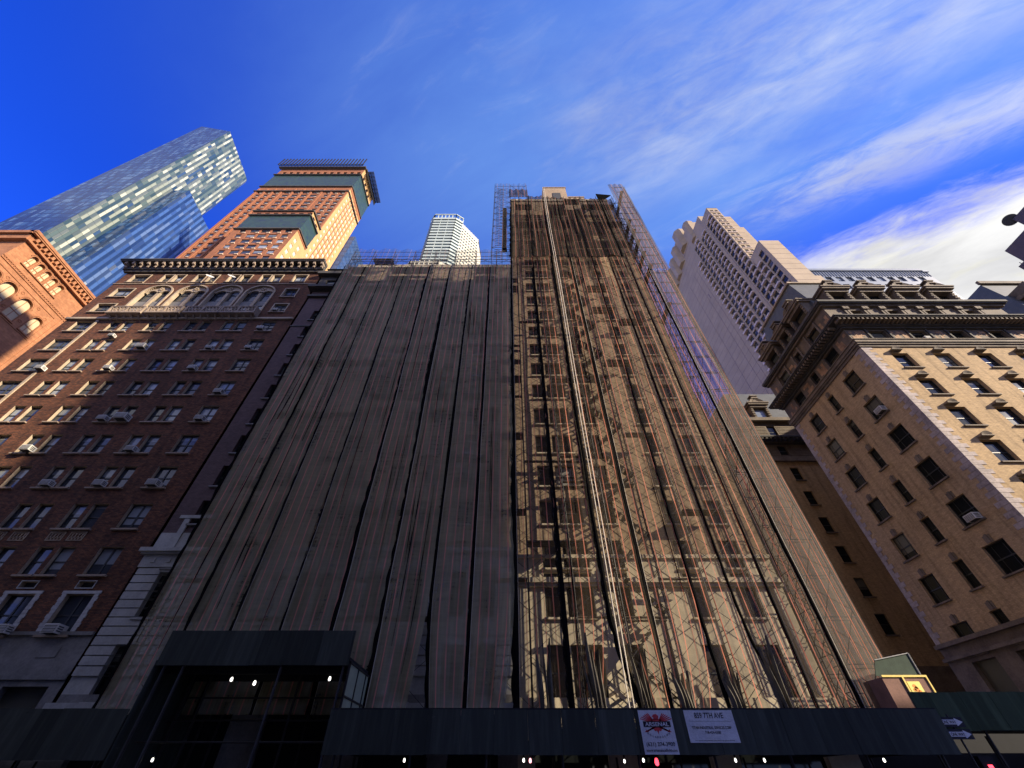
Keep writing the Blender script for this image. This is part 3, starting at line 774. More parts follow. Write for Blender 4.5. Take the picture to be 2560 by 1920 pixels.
# ------------------------------------------------------------------ centre: the building under repair
def main_building():
    root = thing('tan_brick_building', 'tan brick building with stone base wrapped in black scaffold netting', 'building', (-2, F0, 0))
    fr = front(F0)
    xl, xr, zr, zt, xt = -20.9, 15.15, 44.6, 64.6, 0.5
    cols = [(-19.55, -18.55), (-16.9, -15.9), (-14.9, -13.9), (-11.6, -10.7), (-10.45, -9.6), (-7.8, -6.9), (-5.6, -4.7), (-3.15, -2.3), (-1.53, -.67),
            (2.05, 2.98), (3.25, 4.72), (5.9, 6.75), (9.84, 10.85), (12.55, 13.6)]
    tops = [11.93 + 2.63 * k for k in range(20)]
    ops = []; wins = []
    for t in tops:
        for a, b_ in cols:
            if b_ < xt and t > (40.5 if a > -18 else 38): continue
            if t > 61: continue
            ops.append((a, b_, t - 1.62, t)); wins.append((a, b_, t - 1.62, t, 's'))
    bops = []; bwins = []
    for a, b_ in cols:
        bops.append((a, b_, 7.8, 10.1)); bwins.append((a, b_, 7.8, 10.1, 's'))
        bops.append((a - .06, b_ + .06, 4.3, 6.6)); bwins.append((a - .06, b_ + .06, 4.3, 6.6, 's'))
    # rose strip left of the nets, shade in its colour, then tan brick
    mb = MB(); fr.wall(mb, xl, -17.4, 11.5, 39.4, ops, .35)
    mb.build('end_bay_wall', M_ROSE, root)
    mb = MB(); fr.wall(mb, -17.4, xt, 11.5, zr, ops, .28); fr.wall(mb, xt, xr, 11.0, zt, ops, .28)
    mb.quad((xt, F0, zr), (xt, F0 + 16, zr), (xt, F0 + 16, zt), (xt, F0, zt))
    mb.quad((xr, F0, 0), (xr, F0 + 20, 0), (xr, F0 + 20, zt), (xr, F0, zt))
    mb.build('wall', M_BRICK, root)
    mb = MB(); mb.quad((xl, F0, zr - .6), (xt, F0, zr - .6), (xt, F0 + 20, zr - .6), (xl, F0 + 20, zr - .6))
    mb.quad((xt, F0, zt - .5), (xr, F0, zt - .5), (xr, F0 + 16, zt - .5), (xt, F0 + 16, zt - .5))
    mb.quad((xl, F0 + 20, 0), (xr, F0 + 20, 0), (xr, F0 + 20, zr), (xl, F0 + 20, zr)); mb.quad((xt, F0 + 16, zr), (xr, F0 + 16, zr), (xr, F0 + 16, zt), (xt, F0 + 16, zt)); mb.build('roof', M_SLATE, root)
    # base, left: rusticated grey stone courses in front of a plain wall
    mb = MB(); fr.wall(mb, xl, .45, 4.6, 11.5, [q for q in bops + ops if q[0] < .45], .30); mb.build('base_wall', M_GREYST, root)
    mb = MB(); z = 5.3; fr2 = Fr((0, F0 - .09, 0), fr.U, fr.N)
    while z < 10.3:
        zc = min(z + .425, 10.35)
        sub = [(a, b_, max(o0, z), min(o1, zc - .055)) for a, b_, o0, o1 in bops if a < .45 and o0 < zc - .055 and o1 > z]
        fr2.wall(mb, xl, .45, z, zc - .055, sub, .085)
        u = xl
        for a, b_ in sorted((q[0], q[1]) for q in sub if q[2] <= z + 1e-6) + [(.45, .45)]:
            if a > u: mb.quad(fr.p(u, z, .09), fr.p(a, z, .09), fr.p(a, z, .004), fr.p(u, z, .004))
            u = b_
        z = zc
    mb.build('rusticated_base', M_GREYST, root)
    mb = MB()
    fr.box(mb, xl - .1, .45, 10.36, 11.05, 0, .12); fr.box(mb, xl - .25, .45, 11.05, 11.16, 0, .3); fr.box(mb, xl - .35, .45, 11.16, 11.38, 0, .42); fr.box(mb, xl, -18.9, 11.5, 12.4, .002, .02)
    fr.box(mb, xl - .05, .45, 4.9, 5.29, 0, .2) if False else None; fr.box(mb, xl - .15, .45, 3.9, 4.25, 0, .35)
    fr.box(mb, -19.95, -19.6, 11.38, 13.3, .0, .09); fr.box(mb, -20.3, -18.2, 13.3, 13.5, .0, .12)
    for k in range(24): fr.box(mb, xl + .5 + k * .88, xl + .72 + k * .88, 10.6, 10.82, .12, .17)
    mb.build('stone_band', M_GREYST, root)
    mb = MB(); fr.wall(mb, xl, .45, 0, 4.6, [(-19, -17, .5, 4), (-15.5, -12.5, .5, 4.2), (-11, -8, .5, 4), (-6.5, -3.5, .5, 4), (-2.6, -.4, .5, 4)], .4); mb.build('ground_storey', M_LDARK, root)
    # base, right: smooth cream stone
    mb = MB()
    sm = [o for o in bops if o[0] > .5] + [o for o in ops if o[0] > .5 and o[2] < 11]
    fr.wall(mb, .45, xr, 4.0, 11.0, sm, .30)
    fr.wall(mb, .45, xr, 0, 4.0, [(1.2, 4.4, .4, 3.4), (5.6, 8.8, .4, 3.4), (10, 13.8, .4, 3.4)], .4)
    fr.box(mb, .45, xr, 9.46, 9.72, .002, .38); fr.box(mb, .45, xr, 9.3, 9.46, .002, .22); fr.box(mb, .45, xr, 4.0, 4.45, .002, .25)
    fr.box(mb, .45, xr, 10.85, 11.05, .002, .16)
    for u in (.6, 8.2, 14.5):                               # engaged piers
        fr.box(mb, u, u + .5, 4.46, 9.3, .002, .12)
    mb.build('stone_base', M_STONE, root)
    mb = MB()
    for a, b_ in ((-19, -17), (-15.5, -12.5), (-11, -8), (-6.5, -3.5), (-2.6, -.4), (1.2, 4.4), (5.6, 8.8), (10, 13.8)): fr.box(mb, a, b_, .4, 4.2, -.38, -.34)
    mb.build('ground_floor_glazing', M_GLASSD, root)
    # parapets, upper cornices
    mb = MB()
    fr.box(mb, -17.4, xt, zr - .4, zr + .2, -.3, .12); fr.box(mb, xt, xr, zt - .5, zt + .1, -.3, .15); fr.box(mb, xt, xr, 55.2, 55.6, .002, .3)
    fr.box(mb, xt, xr, 50.9, 51.15, .002, .18)
    mb.build('parapet', M_STONE, root)
    mb = MB()                                            # dark top of the end bay
    fr.wall(mb, xl, -17.4, 39.4, 42.2, [(-20.1, -18.4, 40.1, 41.5)], .3)
    fr.box(mb, xl - .3, -17.4, 39.1, 39.45, 0, .75); fr.box(mb, xl - .1, -17.4, 37.9, 38.2, 0, .3); fr.box(mb, xl - .3, -17.4, 42.1, 42.6, 0, .55)
    fr.box(mb, xl - .1, -17.4, 32.95, 33.1, .002, .08)
    mb.build('end_bay_cornice', M_CORN, root)
    add_windows(root, fr, [(-20.1, -18.4, 40.1, 41.5, 'd')], .22, M_GLASS, limit=100)
    add_windows(root, fr, [q for q in wins if q[0] < -18], .28, M_GLASSD, sillm=M_LDARK, limit=100)
    add_windows(root, fr, [q for q in wins + bwins if q[0] > .5], .24, M_GLASSM, sillm=M_STONE, limit=100)
    add_windows(root, fr, [q for q in wins + bwins if -18 < q[0] < .5] + [q for q in bwins if q[0] < -18], .24, M_GLASSD, sillm=M_GREYST, limit=100)
    # bulkhead on the tower roof
    mb = MB(); mb.box(6.17, 9.97, 25.2, 31, zt - .5, 74.4)
    mb.box(9.98, 12.7, 25.4, 31, zt - .5, 70.7); mb.box(6.07, 10.07, 25.1, 31.1, 74.4, 74.65); mb.box(10.08, 12.8, 25.3, 31.1, 70.7, 70.9)
    mb.build('roof_bulkhead', M_BRICK, root)
    mb = MB(); mb.box(7.6, 8.9, 25.12, 25.2, 69.4, 72.0); mb.build('bulkhead_vent', M_GRILL, root)
    return root
main_building()

# ------------------------------------------------------------------ right: cream brick apartment house
def right_house():
    X0 = 32.2; xr = 50.3; yb = 35.2
    root = thing('cream_brick_apartment_house', 'cream brick corner apartment house with dark bracketed cornice and slate mansard', 'building', (40, F0, 0))
    ff, fs = front(F0), west_of(X0)
    fcols = [(34.35, 35.9), (38.13, 39.68), (41.9, 43.42), (45.55, 47.1)]
    scols = [(25.57, 27.2), (28.93, 29.8), (31.7, 33.2)]
    tops = [29.05 - 3.21 * k for k in range(7)]
    fo = [(a, b_, t - 1.92, t) for t in tops for a, b_ in fcols]; so_ = [(a, b_, t - 1.85, t) for t in tops for a, b_ in scols]
    mb = MB(); ff.wall(mb, X0, xr, 8.9, 29.85, fo, .32); fs.wall(mb, F0, yb, 8.9, 29.85, so_, .28)
    mb.quad((X0, yb, 0), (X0 + 14, yb, 0), (X0 + 14, yb, 36), (X0, yb, 36))
    mb.quad((xr, F0, 0), (xr, F0 + 18, 0), (xr, F0 + 18, 36), (xr, F0, 36))
    mb.build('wall', M_RBRICK, root)
    # patterned quoins on the corner and along both edges
    mb = MB(); z = 9.0; k = 0
    while z < 29.6:
        h = .36; e = .95 if k % 2 else .55
        ff.box(mb, X0 - .03, X0 + e, z, z + h - .02, .002, .03); fs.box(mb, F0 - .0, F0 + e * .9, z, z + h - .02, .002, .029)
        fs.box(mb, yb - e * .8, yb, z, z + h - .02, .002, .03); ff.box(mb, xr - e, xr, z, z + h - .02, .002, .03)
        z += h; k += 1
    mb.build('quoins', M_QUOIN, root)
    # base
    mb = MB(); ff.wall(mb, X0, xr, 0, 8.9, [(33.6, 36.6, 1, 7.4), (37.8, 40.8, 1, 7.4), (42, 45, 1, 7.4)], .4); fs.wall(mb, F0, yb, 0, 8.9, [(25.2, 27.6, 4.6, 7.6), (28.8, 30, 4.6, 7.6), (31.5, 33.4, 4.6, 7.6)], .35)
    for a, b_ in ((8.7, 8.95), (7.9, 8.1)): ff.box(mb, X0 - .3, xr, a, b_, .002, .3); fs.box(mb, F0, yb, a, b_, .002, .3)
    mb.build('stone_base', M_RSTONE, root)
    mb = MB()
    for a, b_ in ((33.6, 36.6), (37.8, 40.8), (42, 45)): ff.box(mb, a, b_, 1, 7.4, -.36, -.34)
    for a, b_ in ((25.2, 27.6), (28.8, 30), (31.5, 33.4)): fs.box(mb, a, b_, 4.6, 7.6, -.33, -.31)
    mb.build('base_glazing', M_GLASSD, root)
    # ledge, attic, cornice
    def course(mb, z0, z1, p, q=0.002):
        ff.box(mb, X0 - p, xr + p, z0, z1, q, p); fs.box(mb, F0, yb + p * .4, z0, z1, q, p)
    mb = MB(); course(mb, 29.85, 30.1, .12); course(mb, 30.1, 30.28, .24); course(mb, 30.28, 30.6, .34); course(mb, 30.6, 30.68, .42)
    mb.build('string_course', M_RSTONE, root)
    at_f = [(34.3, 35.95), (38.15, 39.75), (41.95, 43.5), (45.7, 47.25)]
    fo2 = [(a, b_, 30.75, 32.3) for a, b_ in at_f]; so2 = [(a, b_, 30.85, 32.35) for a, b_ in scols]
    mb = MB(); ff.wall(mb, X0, xr, 30.68, 32.45, fo2, .3); fs.wall(mb, F0, yb, 30.68, 32.45, so2, .3)
    mb.build('attic_wall', M_RSTONE, root)
    mb = MB()
    def patches(fr, spans, z0, z1):
        for a, b_ in spans:
            n = max(2, int((b_ - a) / .3)); m_ = 4
            for i in range(n):
                for j in range(m_):
                    if rnd.random() < .5: fr.box(mb, a + (b_ - a) * i / n, a + (b_ - a) * (i + 1) / n - .02, z0 + (z1 - z0) * j / m_, z0 + (z1 - z0) * (j + 1) / m_ - .02, .002, .02)
    patches(ff, [(32.4, 34.0), (36.3, 37.9), (40.1, 41.6), (43.8, 45.4), (47.5, 50)], 30.8, 32.2)
    patches(fs, [(23.8, 25.2), (27.6, 28.6), (30.1, 31.4), (33.5, 35)], 30.8, 32.2)
    mb.build('patterned_panels', M_PATCH, root)
    mb = MB()
    for a, b_ in at_f:
        for u in (a - .28, b_ + .1): ff.box(mb, u, u + .18, 30.68, 32.45, .002, .12)
    course(mb, 32.45, 32.62, .25); course(mb, 32.62, 32.78, .45); course(mb, 32.98, 33.1, 1.2); course(mb, 33.1, 33.22, 1.3)
    course(mb, 32.78, 32.98, .5)
    mb.build('main_cornice', M_CORN, root)
    mb = MB()
    n = 44
    for k in range(n): u = X0 - .9 + (xr - X0 + 1.2) * k / n; ff.box(mb, u, u + .2, 32.72, 32.975, .5, 1.12)
    n = 30
    for k in range(n): u = F0 + .1 + (yb - F0) * k / n; fs.box(mb, u, u + .2, 32.72, 32.975, .5, 1.12)
    mb.build('modillions', M_RSTONE, root)
    up_f = [(34.6, 35.85), (38.3, 39.6), (42.1, 43.4), (46.05, 47.3)]
    fo3 = [(a, b_, 33.6, 35.65) for a, b_ in up_f]; so3 = [(a, b_, 33.7, 35.6) for a, b_ in ((25.6, 27.1), (28.95, 29.85), (31.7, 33.2))]
    mb = MB(); ff.wall(mb, X0, xr, 33.22, 36.1, fo3, .35); fs.wall(mb, F0, yb, 33.22, 36.1, so3, .3)
    for a, b_ in up_f:
        for u in (a - .62, a - .3, b_ + .1, b_ + .42):
            ff.box(mb, u, u + .2, 33.22, 36.0, .002, .16); ff.box(mb, u - .04, u + .24, 35.6, 36.0, .16, .3)
    for a, b_ in ((25.6, 27.1), (28.95, 29.85), (31.7, 33.2)):
        for u in (a - .3, b_ + .1): fs.box(mb, u, u + .2, 33.22, 36.0, .002, .14)
    course(mb, 36.1, 36.3, .3)
    mb.build('upper_storey_wall', M_RSTONE, root)
    mb = MB()
    patches(fs, [(23.9, 25.2), (27.5, 28.5), (30.3, 31.3), (33.6, 35)], 33.8, 35.3)
    mb.build('upper_panels', M_PATCH, root)
    mb = MB(); course(mb, 36.3, 36.42, .5); course(mb, 36.42, 36.72, .62); mb.build('upper_cornice', M_CORN, root)
    # mansard
    mb = MB()
    lo = [(X0 + .5, F0 + .5, 36.72), (xr, F0 + .5, 36.72), (xr, F0 + 9, 36.72), (X0 + .5, yb, 36.72)]
    hi = [(X0 + 2.7, F0 + 3.0, 45.6), (43.6, F0 + 3.0, 45.6), (43.6, F0 + 7, 45.6), (X0 + 2.7, yb - 2, 45.6)]
    lo[1] = (43.6 + 5.5, F0 + .5, 36.72); lo[2] = (49.1, F0 + 9, 36.72)
    hi[1] = (46.0, F0 + 3.0, 42.0); hi[2] = (46.0, F0 + 7, 42.0)
    hi[0] = (X0 + 2.7, F0 + 3.0, 45.6)
    mb.hexa([lo[0], (39.2, F0 + .5, 36.72), (39.2, yb, 36.72), lo[3]], [hi[0], (39.2, F0 + 3, 45.6), (39.2, yb - 2, 45.6), hi[3]])
    mb.hexa([(39.2, F0 + .5, 36.72), lo[1], lo[2], (39.2, yb - .1, 36.72)], [(39.2, F0 + 2, 40.5), (48, F0 + 2, 40.5), (48, F0 + 7, 40.5), (39.2, yb - 2, 40.5)])
    rf = mb.build('mansard_roof', M_SLATE, root)
    mb = MB(); mb.box(X0 + 2.5, 39.4, F0 + 2.8, F0 + 3.1, 45.6, 45.85); mb.box(X0 + 2.5, X0 + 2.8, F0 + 3.1, yb - 1.9, 45.6, 45.85)
    mb.build('roof_ridge', M_LSTONE, rf)
    # dormers
    def dormer(fr, uc, wd, z0, z1, depth):
        mb = MB(); h = wd / 2
        fr.box(mb, uc - h, uc - h + .35, z0, z1, -depth, -.1); fr.box(mb, uc + h - .35, uc + h, z0, z1, -depth, -.1)
        fr.box(mb, uc - h, uc + h, z1, z1 + .35, -depth, .05); fr.box(mb, uc - h - .2, uc + h + .2, z1 + .35, z1 + .6, -depth, .28)
        fr.box(mb, uc - h - .3, uc + h + .3, z1 + .6, z1 + .78, -depth, .38)
        n = 8                                                # curved broken pediment with crest
        for k in range(n):
            a0, a1 = math.pi * k / n, math.pi * (k + 1) / n
            g = lambda rr, aa, dd: fr.p(uc - rr * math.cos(aa), z1 + .78 + rr * .75 * math.sin(aa), dd)
            if k in (3, 4): continue
            mb.quad(g(h * .55, a0, .1), g(h * .55, a1, .1), g(h * .85, a1, .22), g(h * .85, a0, .22)); mb.quad(g(h * .85, a0, .22), g(h * .85, a1, .22), g(h * .85, a1, -.8), g(h * .85, a0, -.8))
            mb.quad(g(h * .55, a0, .1), g(h * .55, a1, .1), g(h * .55, a1, -.8), g(h * .55, a0, -.8))
        fr.box(mb, uc - .34, uc + .34, z1 + .78, z1 + 1.55, -.6, .06); fr.box(mb, uc - .46, uc + .46, z1 + 1.55, z1 + 1.75, -.7, .2)
        fr.box(mb, uc - .26, uc + .26, z1 + 1.75, z1 + 1.98, -.5, .1); fr.box(mb, uc - .52, uc + .52, z1 + 1.98, z1 + 2.12, -.6, .2)
        for k in range(6): fr.box(mb, uc - h + .04, uc - h + .30, z0 + .1 + k * (z1 - z0) / 6, z0 + .25 + k * (z1 - z0) / 6, -.1, -.03); fr.box(mb, uc + h - .30, uc + h - .04, z0 + .1 + k * (z1 - z0) / 6, z0 + .25 + k * (z1 - z0) / 6, -.1, -.03)
        return mb
    for a, b_ in fcols: 
        dm = dormer(ff, (a + b_) / 2 + .3, 2.6, 36.72, 39.1, 2.2).build('dormer', M_RSTONE, root)
        mb = MB(); ff.box(mb, (a + b_) / 2 - .65, (a + b_) / 2 + 1.25, 36.75, 39.1, -.6, -.55); mb.build('dormer_glazing', M_GLASSD, dm)
    for a, b_ in scols:
        dm = dormer(fs, (a + b_) / 2, (b_ - a) + 1.0, 36.72, 39.0, 2.2).build('dormer', M_RSTONE, root)
        mb = MB(); fs.box(mb, a + .1, b_ - .1, 36.8, 38.9, -.5, -.45); mb.build('dormer_glazing', M_GLASSD, dm)
    # hoods over the front windows, keystones over the side windows
    hd = MB()
    def hood(fr, mb, a, b_, t):
        c = (a + b_) / 2 - .28; h = .42; n = 6
        for k in range(n):
            a0, a1 = math.pi * k / n, math.pi * (k + 1) / n
            g = lambda rr, aa, dd: fr.p(c - rr * math.cos(aa), t + .16 + rr * .75 * math.sin(aa), dd)
            mb.quad(g(h, a0, 0), g(h, a1, 0), g(h, a1, .36 + .1 * math.sin(a1)), g(h, a0, .36 + .1 * math.sin(a0)))
            mb.quad(g(0, a0, .3), g(h, a0, .36 + .1 * math.sin(a0)), g(h, a1, .36 + .1 * math.sin(a1)), g(0, a1, .3))
        fr.box(mb, c - h - .05, c + h + .05, t + .10, t + .17, .002, .40)
    each('window_hood', M_RSTONE, root, len(fo), lambda mb, k: hood(ff, mb, fo[k][0], fo[k][1], fo[k][3]))
    def keystone(mb, i):
        a, b_, z0, t = so_[i]; c = (a + b_) / 2
        for k in range(3): fs.box(mb, c - .26 + k * .18, c - .10 + k * .18, t + .04, t + .5 + .06 * (k == 1), .002, .03 + .03 * (k == 1))
    each('keystone', M_RSTONE, root, len(so_), keystone)
    add_windows(root, ff, [q + ('sm',) for q in fo] + [q + ('s',) for q in fo2 + fo3], .30, M_GLASSD, sillm=M_RSTONE)
    add_windows(root, fs, [q + ('sm',) for q in so_] + [q + ('s',) for q in so2 + so3], .24, M_GLASSD, sillm=M_RSTONE)
    # court wing set back on the side street
    Y1 = 42.0; fw = front(Y1)
    wc = [(34.45, 35.5), (38.4, 39.5)]
    wo = [(a, b_, t - 1.75, t) for t in tops for a, b_ in wc] 
    mb = MB(); fw.wall(mb, X0, 46, 8.9, 29.85, wo, .26); mb.quad((X0, Y1, 8.9), (X0, Y1 + 14, 8.9), (X0, Y1 + 14, 30), (X0, Y1, 30)); mb.build('court_wing_wall', M_RBRICK, root)
    mb = MB()
    fw.box(mb, X0 - .3, 46, 29.85, 30.5, .002, .35); fw.wall(mb, X0, 46, 30.5, 32.5, [(34.4, 35.5, 30.8, 32.3)], .25)
    for k in range(8): fw.box(mb, 32.4, 34.2, 30.6 + k * .24, 30.7 + k * .24, .002, .04); fw.box(mb, 35.7, 40, 30.6 + k * .24, 30.7 + k * .24, .002, .04)
    mb.build('court_wing_attic', M_RSTONE, root); mb = MB(); fw.wall(mb, X0, 46, 0, 8.9, [], .2); mb.build('court_wing_base', M_RSTONE, root); mb = MB()
    fw.wall(mb, X0, 46, 33.2, 36.1, [(34.5, 35.6, 33.7, 35.5)], .25); fw.box(mb, X0 - .6, 46, 36.1, 36.6, .002, .6)
    for k in range(11): fw.box(mb, 32.4, 34.3, 33.3 + k * .25, 33.4 + k * .25, .002, .04); fw.box(mb, 35.8, 40, 33.3 + k * .25, 33.4 + k * .25, .002, .04)
    mb.build('court_wing_upper_wall', M_RSTONE, root)
    mb = MB(); fw.box(mb, X0 - .7, 46, 32.5, 32.75, .002, .4); fw.box(mb, X0 - 1.2, 46, 32.98, 33.2, .002, 1.1)
    for k in range(20): fw.box(mb, X0 - 1 + k * .55, X0 - .7 + k * .55, 32.75, 32.98, .3, 1.0)
    mb.build('court_wing_cornice', M_CORN, root)
    add_windows(root, fw, [q + ('s',) for q in wo] + [(34.4, 35.5, 30.8, 32.3), (34.5, 35.6, 33.7, 35.5)], .2, M_GLASSD, sillm=M_RSTONE)
    mb = MB(); mb.hexa([(X0, Y1 + .3, 36.6), (46, Y1 + .3, 36.6), (46, Y1 + 12, 36.6), (X0, Y1 + 12, 36.6)], [(X0 + .5, Y1 + 2.2, 43.5), (46, Y1 + 2.2, 43.5), (46, Y1 + 10, 43.5), (X0 + .5, Y1 + 10, 43.5)])
    mb.build('court_wing_roof', M_SLATE, root)
    dm = dormer(fw, 35.1, 2.4, 36.6, 38.9, 2.0).build('dormer', M_RSTONE, root)
    mb = MB(); fw.box(mb, 34.3, 35.9, 36.7, 38.8, -.5, -.45); mb.build('dormer_glazing', M_GLASS, dm)
    return root
right_house()
for x, z, lab in ((38.9, 30.78, 'white air conditioner in the second attic window under the dark cornice'),):
    ac(x, z, lab, .9, 'window air conditioners on the cream house')
for y, z, lab in ((25.95, 24.1, 'air conditioner in corner column window, second row below the string course'), (26.0, 14.4, 'air conditioner low in corner column window, picture right'), (26.0, 8.0, 'dim air conditioner in the lowest corner window above the base')):
    o = ac_mesh(1).build('window_air_conditioner', [M_WHITEAC, M_GRILL]); o.location = (32.2, y, z); o.rotation_euler = (0, 0, -math.pi / 2); tag(o, lab, 'air conditioner', 'window air conditioners on the cream house')

def far_pavilion():
    root = thing('mansard_pavilion', 'brown pavilion with dark mansard roof and grey ridge at the right picture edge', 'building', (60, F0, 0))
    mb = MB(); mb.box(54.5, 72, F0, 40, 0, 36.5); mb.build('wall', M_RSTONE, root)
    mb = MB(); mb.hexa([(54.2, F0 + .3, 36.5), (72, F0 + .3, 36.5), (72, 36, 36.5), (54.2, 36, 36.5)], [(58.6, F0 + 3, 45.4), (72, F0 + 3, 45.4), (72, 34, 45.4), (58.6, 34, 45.4)])
    mb.build('mansard_roof', M_SLATE, root)
    mb = MB(); mb.box(58.3, 72, F0 + 2.7, F0 + 3.0, 45.4, 45.9); mb.box(54, 72, F0 - .8, F0 + .4, 35.2, 36.5); mb.box(54, 54.6, F0 - .8, 40, 35.2, 36.5)
    for u in (56.5, 60.5, 64.5): mb.box(u, u + 2, F0 - .1, F0 + 2.4, 36.5, 39.2); mb.box(u - .3, u + 2.3, F0 - .4, F0 + 2.5, 39.2, 39.7); mb.box(u + .4, u + 1.6, F0 - .2, F0 + 2.4, 39.7, 41)
    mb.tube((67, 26, 45.4), (69.5, 26, 51), .05); mb.tube((67, 26, 45.4), (67, 26, 50), .04)
    mb.build('roof_trim', M_RSTONE, root)
far_pavilion()
# ------------------------------------------------------------------ far left: terracotta concert hall
def hall():
    X = -61.7; y0, y1, top = 23.63, 60, 51.2
    root = thing('terracotta_hall', 'orange terracotta hall with small arched windows under a heavy cornice', 'building', (-66, y0, 0))
    fs, ff = east_of(X), front(y0)
    aw = [(25.35 + 1.06 * k, 26.1 + 1.06 * k, 48.6, 50.2) for k in range(5)]
    big = [(26.1, 27.7, 42.4, 45.2), (28.5, 30.0, 42.4, 45.2), (24.3, 25.5, 42.4, 45.2), (31, 32.2, 42.4, 44.6)]
    small = [(34.2, 35.3, 25 + 2.9 * k, 27 + 2.9 * k) for k in range(9)] + [(36.4, 37.3, 25 + 2.9 * k, 27 + 2.9 * k) for k in range(9)]
    ops = list(small)
    for q in aw + big: ops += arch_ops(q[0], q[1], q[2], q[3], (q[1] - q[0]) / 2, 8)
    mb = MB(); fs.wall(mb, y0, y1, 0, top, ops, .35); ff.q(mb, -95, X, 0, top)
    mb.quad((X, y0, top), (X, y1, top), (-95, y1, top), (-95, y0, top)); mb.build('wall', M_TERRA, root)
    mb = MB()
    for q in aw + big:
        r = (q[1] - q[0]) / 2; fs.box(mb, q[0], q[1], q[2], q[3] + r, -.32, -.28)
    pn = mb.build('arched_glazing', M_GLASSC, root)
    mb = MB()
    for q in aw + big:
        c = (q[0] + q[1]) / 2; r = (q[1] - q[0]) / 2
        fs.box(mb, c - .03, c + .03, q[2], q[3] + r * .9, -.28, -.24); fs.box(mb, q[0], q[1], (q[2] + q[3]) / 2 - .04, (q[2] + q[3]) / 2 + .04, -.28, -.23)
        n = 10
        for k in range(n):
            a0, a1 = math.pi * k / n, math.pi * (k + 1) / n
            for r0, r1, dd in ((r * 1.0, r + .10, .10), (r + .16, r + .26, .07)):
                g = lambda rr, aa, d_: fs.p(c - rr * math.cos(aa), q[3] + rr * math.sin(aa), d_)
                mb.quad(g(r0, a0, dd), g(r0, a1, dd), g(r1, a1, dd), g(r1, a0, dd)); mb.quad(g(r0, a0, 0), g(r0, a1, 0), g(r0, a1, dd), g(r0, a0, dd)); mb.quad(g(r1, a0, 0), g(r1, a1, 0), g(r1, a1, dd), g(r1, a0, dd))
        for u in (q[0] - .12, q[1] + .02): fs.box(mb, u, u + .10, q[2], q[3], .002, .09)
        fs.box(mb, q[0] - .18, q[1] + .18, q[2] - .18, q[2] - .02, .002, .16)
    # framed relief panel and rosettes
    for a in ((24.0, 32.6, 46.5, 46.62), (24.0, 32.6, 42.0, 42.12)): fs.box(mb, *a, .002, .07)
    for u in (24.0, 32.5): fs.box(mb, u, u + .12, 42.12, 46.5, .002, .07)
    for u, z in ((25.9, 46.0), (28.1, 46.0), (30.5, 46.0), (31.9, 45.6), (30.4, 43.2), (28.1, 43.2), (27.2, 46.2), (29.3, 46.2)):
        for k in range(8):
            a = k * math.pi / 4; fs.box(mb, u + .17 * math.cos(a) - .05, u + .17 * math.cos(a) + .05, z + .17 * math.sin(a) - .05, z + .17 * math.sin(a) + .05, .002, .05)
    fs.box(mb, y0, y1, 47.25, 47.38, .002, .10); fs.box(mb, y0, y1, 47.62, 47.72, .002, .10)
    for k in range(70): u = y0 + .1 + k * .32; mb.tube(fs.p(u, 47.40, .04), fs.p(u + .2, 47.6, .04), .06, 4)
    fs.box(mb, 33.1, 33.3, 0, 47.2, .002, .12)
    mb.build('moulded_trim', M_TERRA, root)
    mb = MB()
    fs.box(mb, y0 - .3, y1, 50.95, 51.25, .002, .45); fs.box(mb, y0 - .7, y1, 52.0, 52.2, .002, .85); fs.box(mb, y0 - .8, y1, 52.2, 52.6, .002, .95)
    fs.box(mb, y0 - .2, y1, 51.25, 52.0, .002, .35)
    ff.box(mb, -95, X + .3, 51.0, 52.0, .002, .5); ff.box(mb, -95, X + .5, 52.0, 52.6, .002, .8)
    mb.build('cornice', M_TERRA, root)
    mb = MB()
    for k in range(60): u = y0 + .1 + k * .62; fs.box(mb, u, u + .3, 51.4, 51.98, .35, .75)
    mb.build('cornice_brackets', M_TERRA, root)
    mb = MB()
    for q in small: fs.box(mb, q[0], q[1], q[2], q[3], -.3, -.26)
    mb.build('side_glazing', mat('pale_glass', base=(.45, .52, .55), var=.25, vscale=.4, rough=.15, spec=.8), root)
hall()

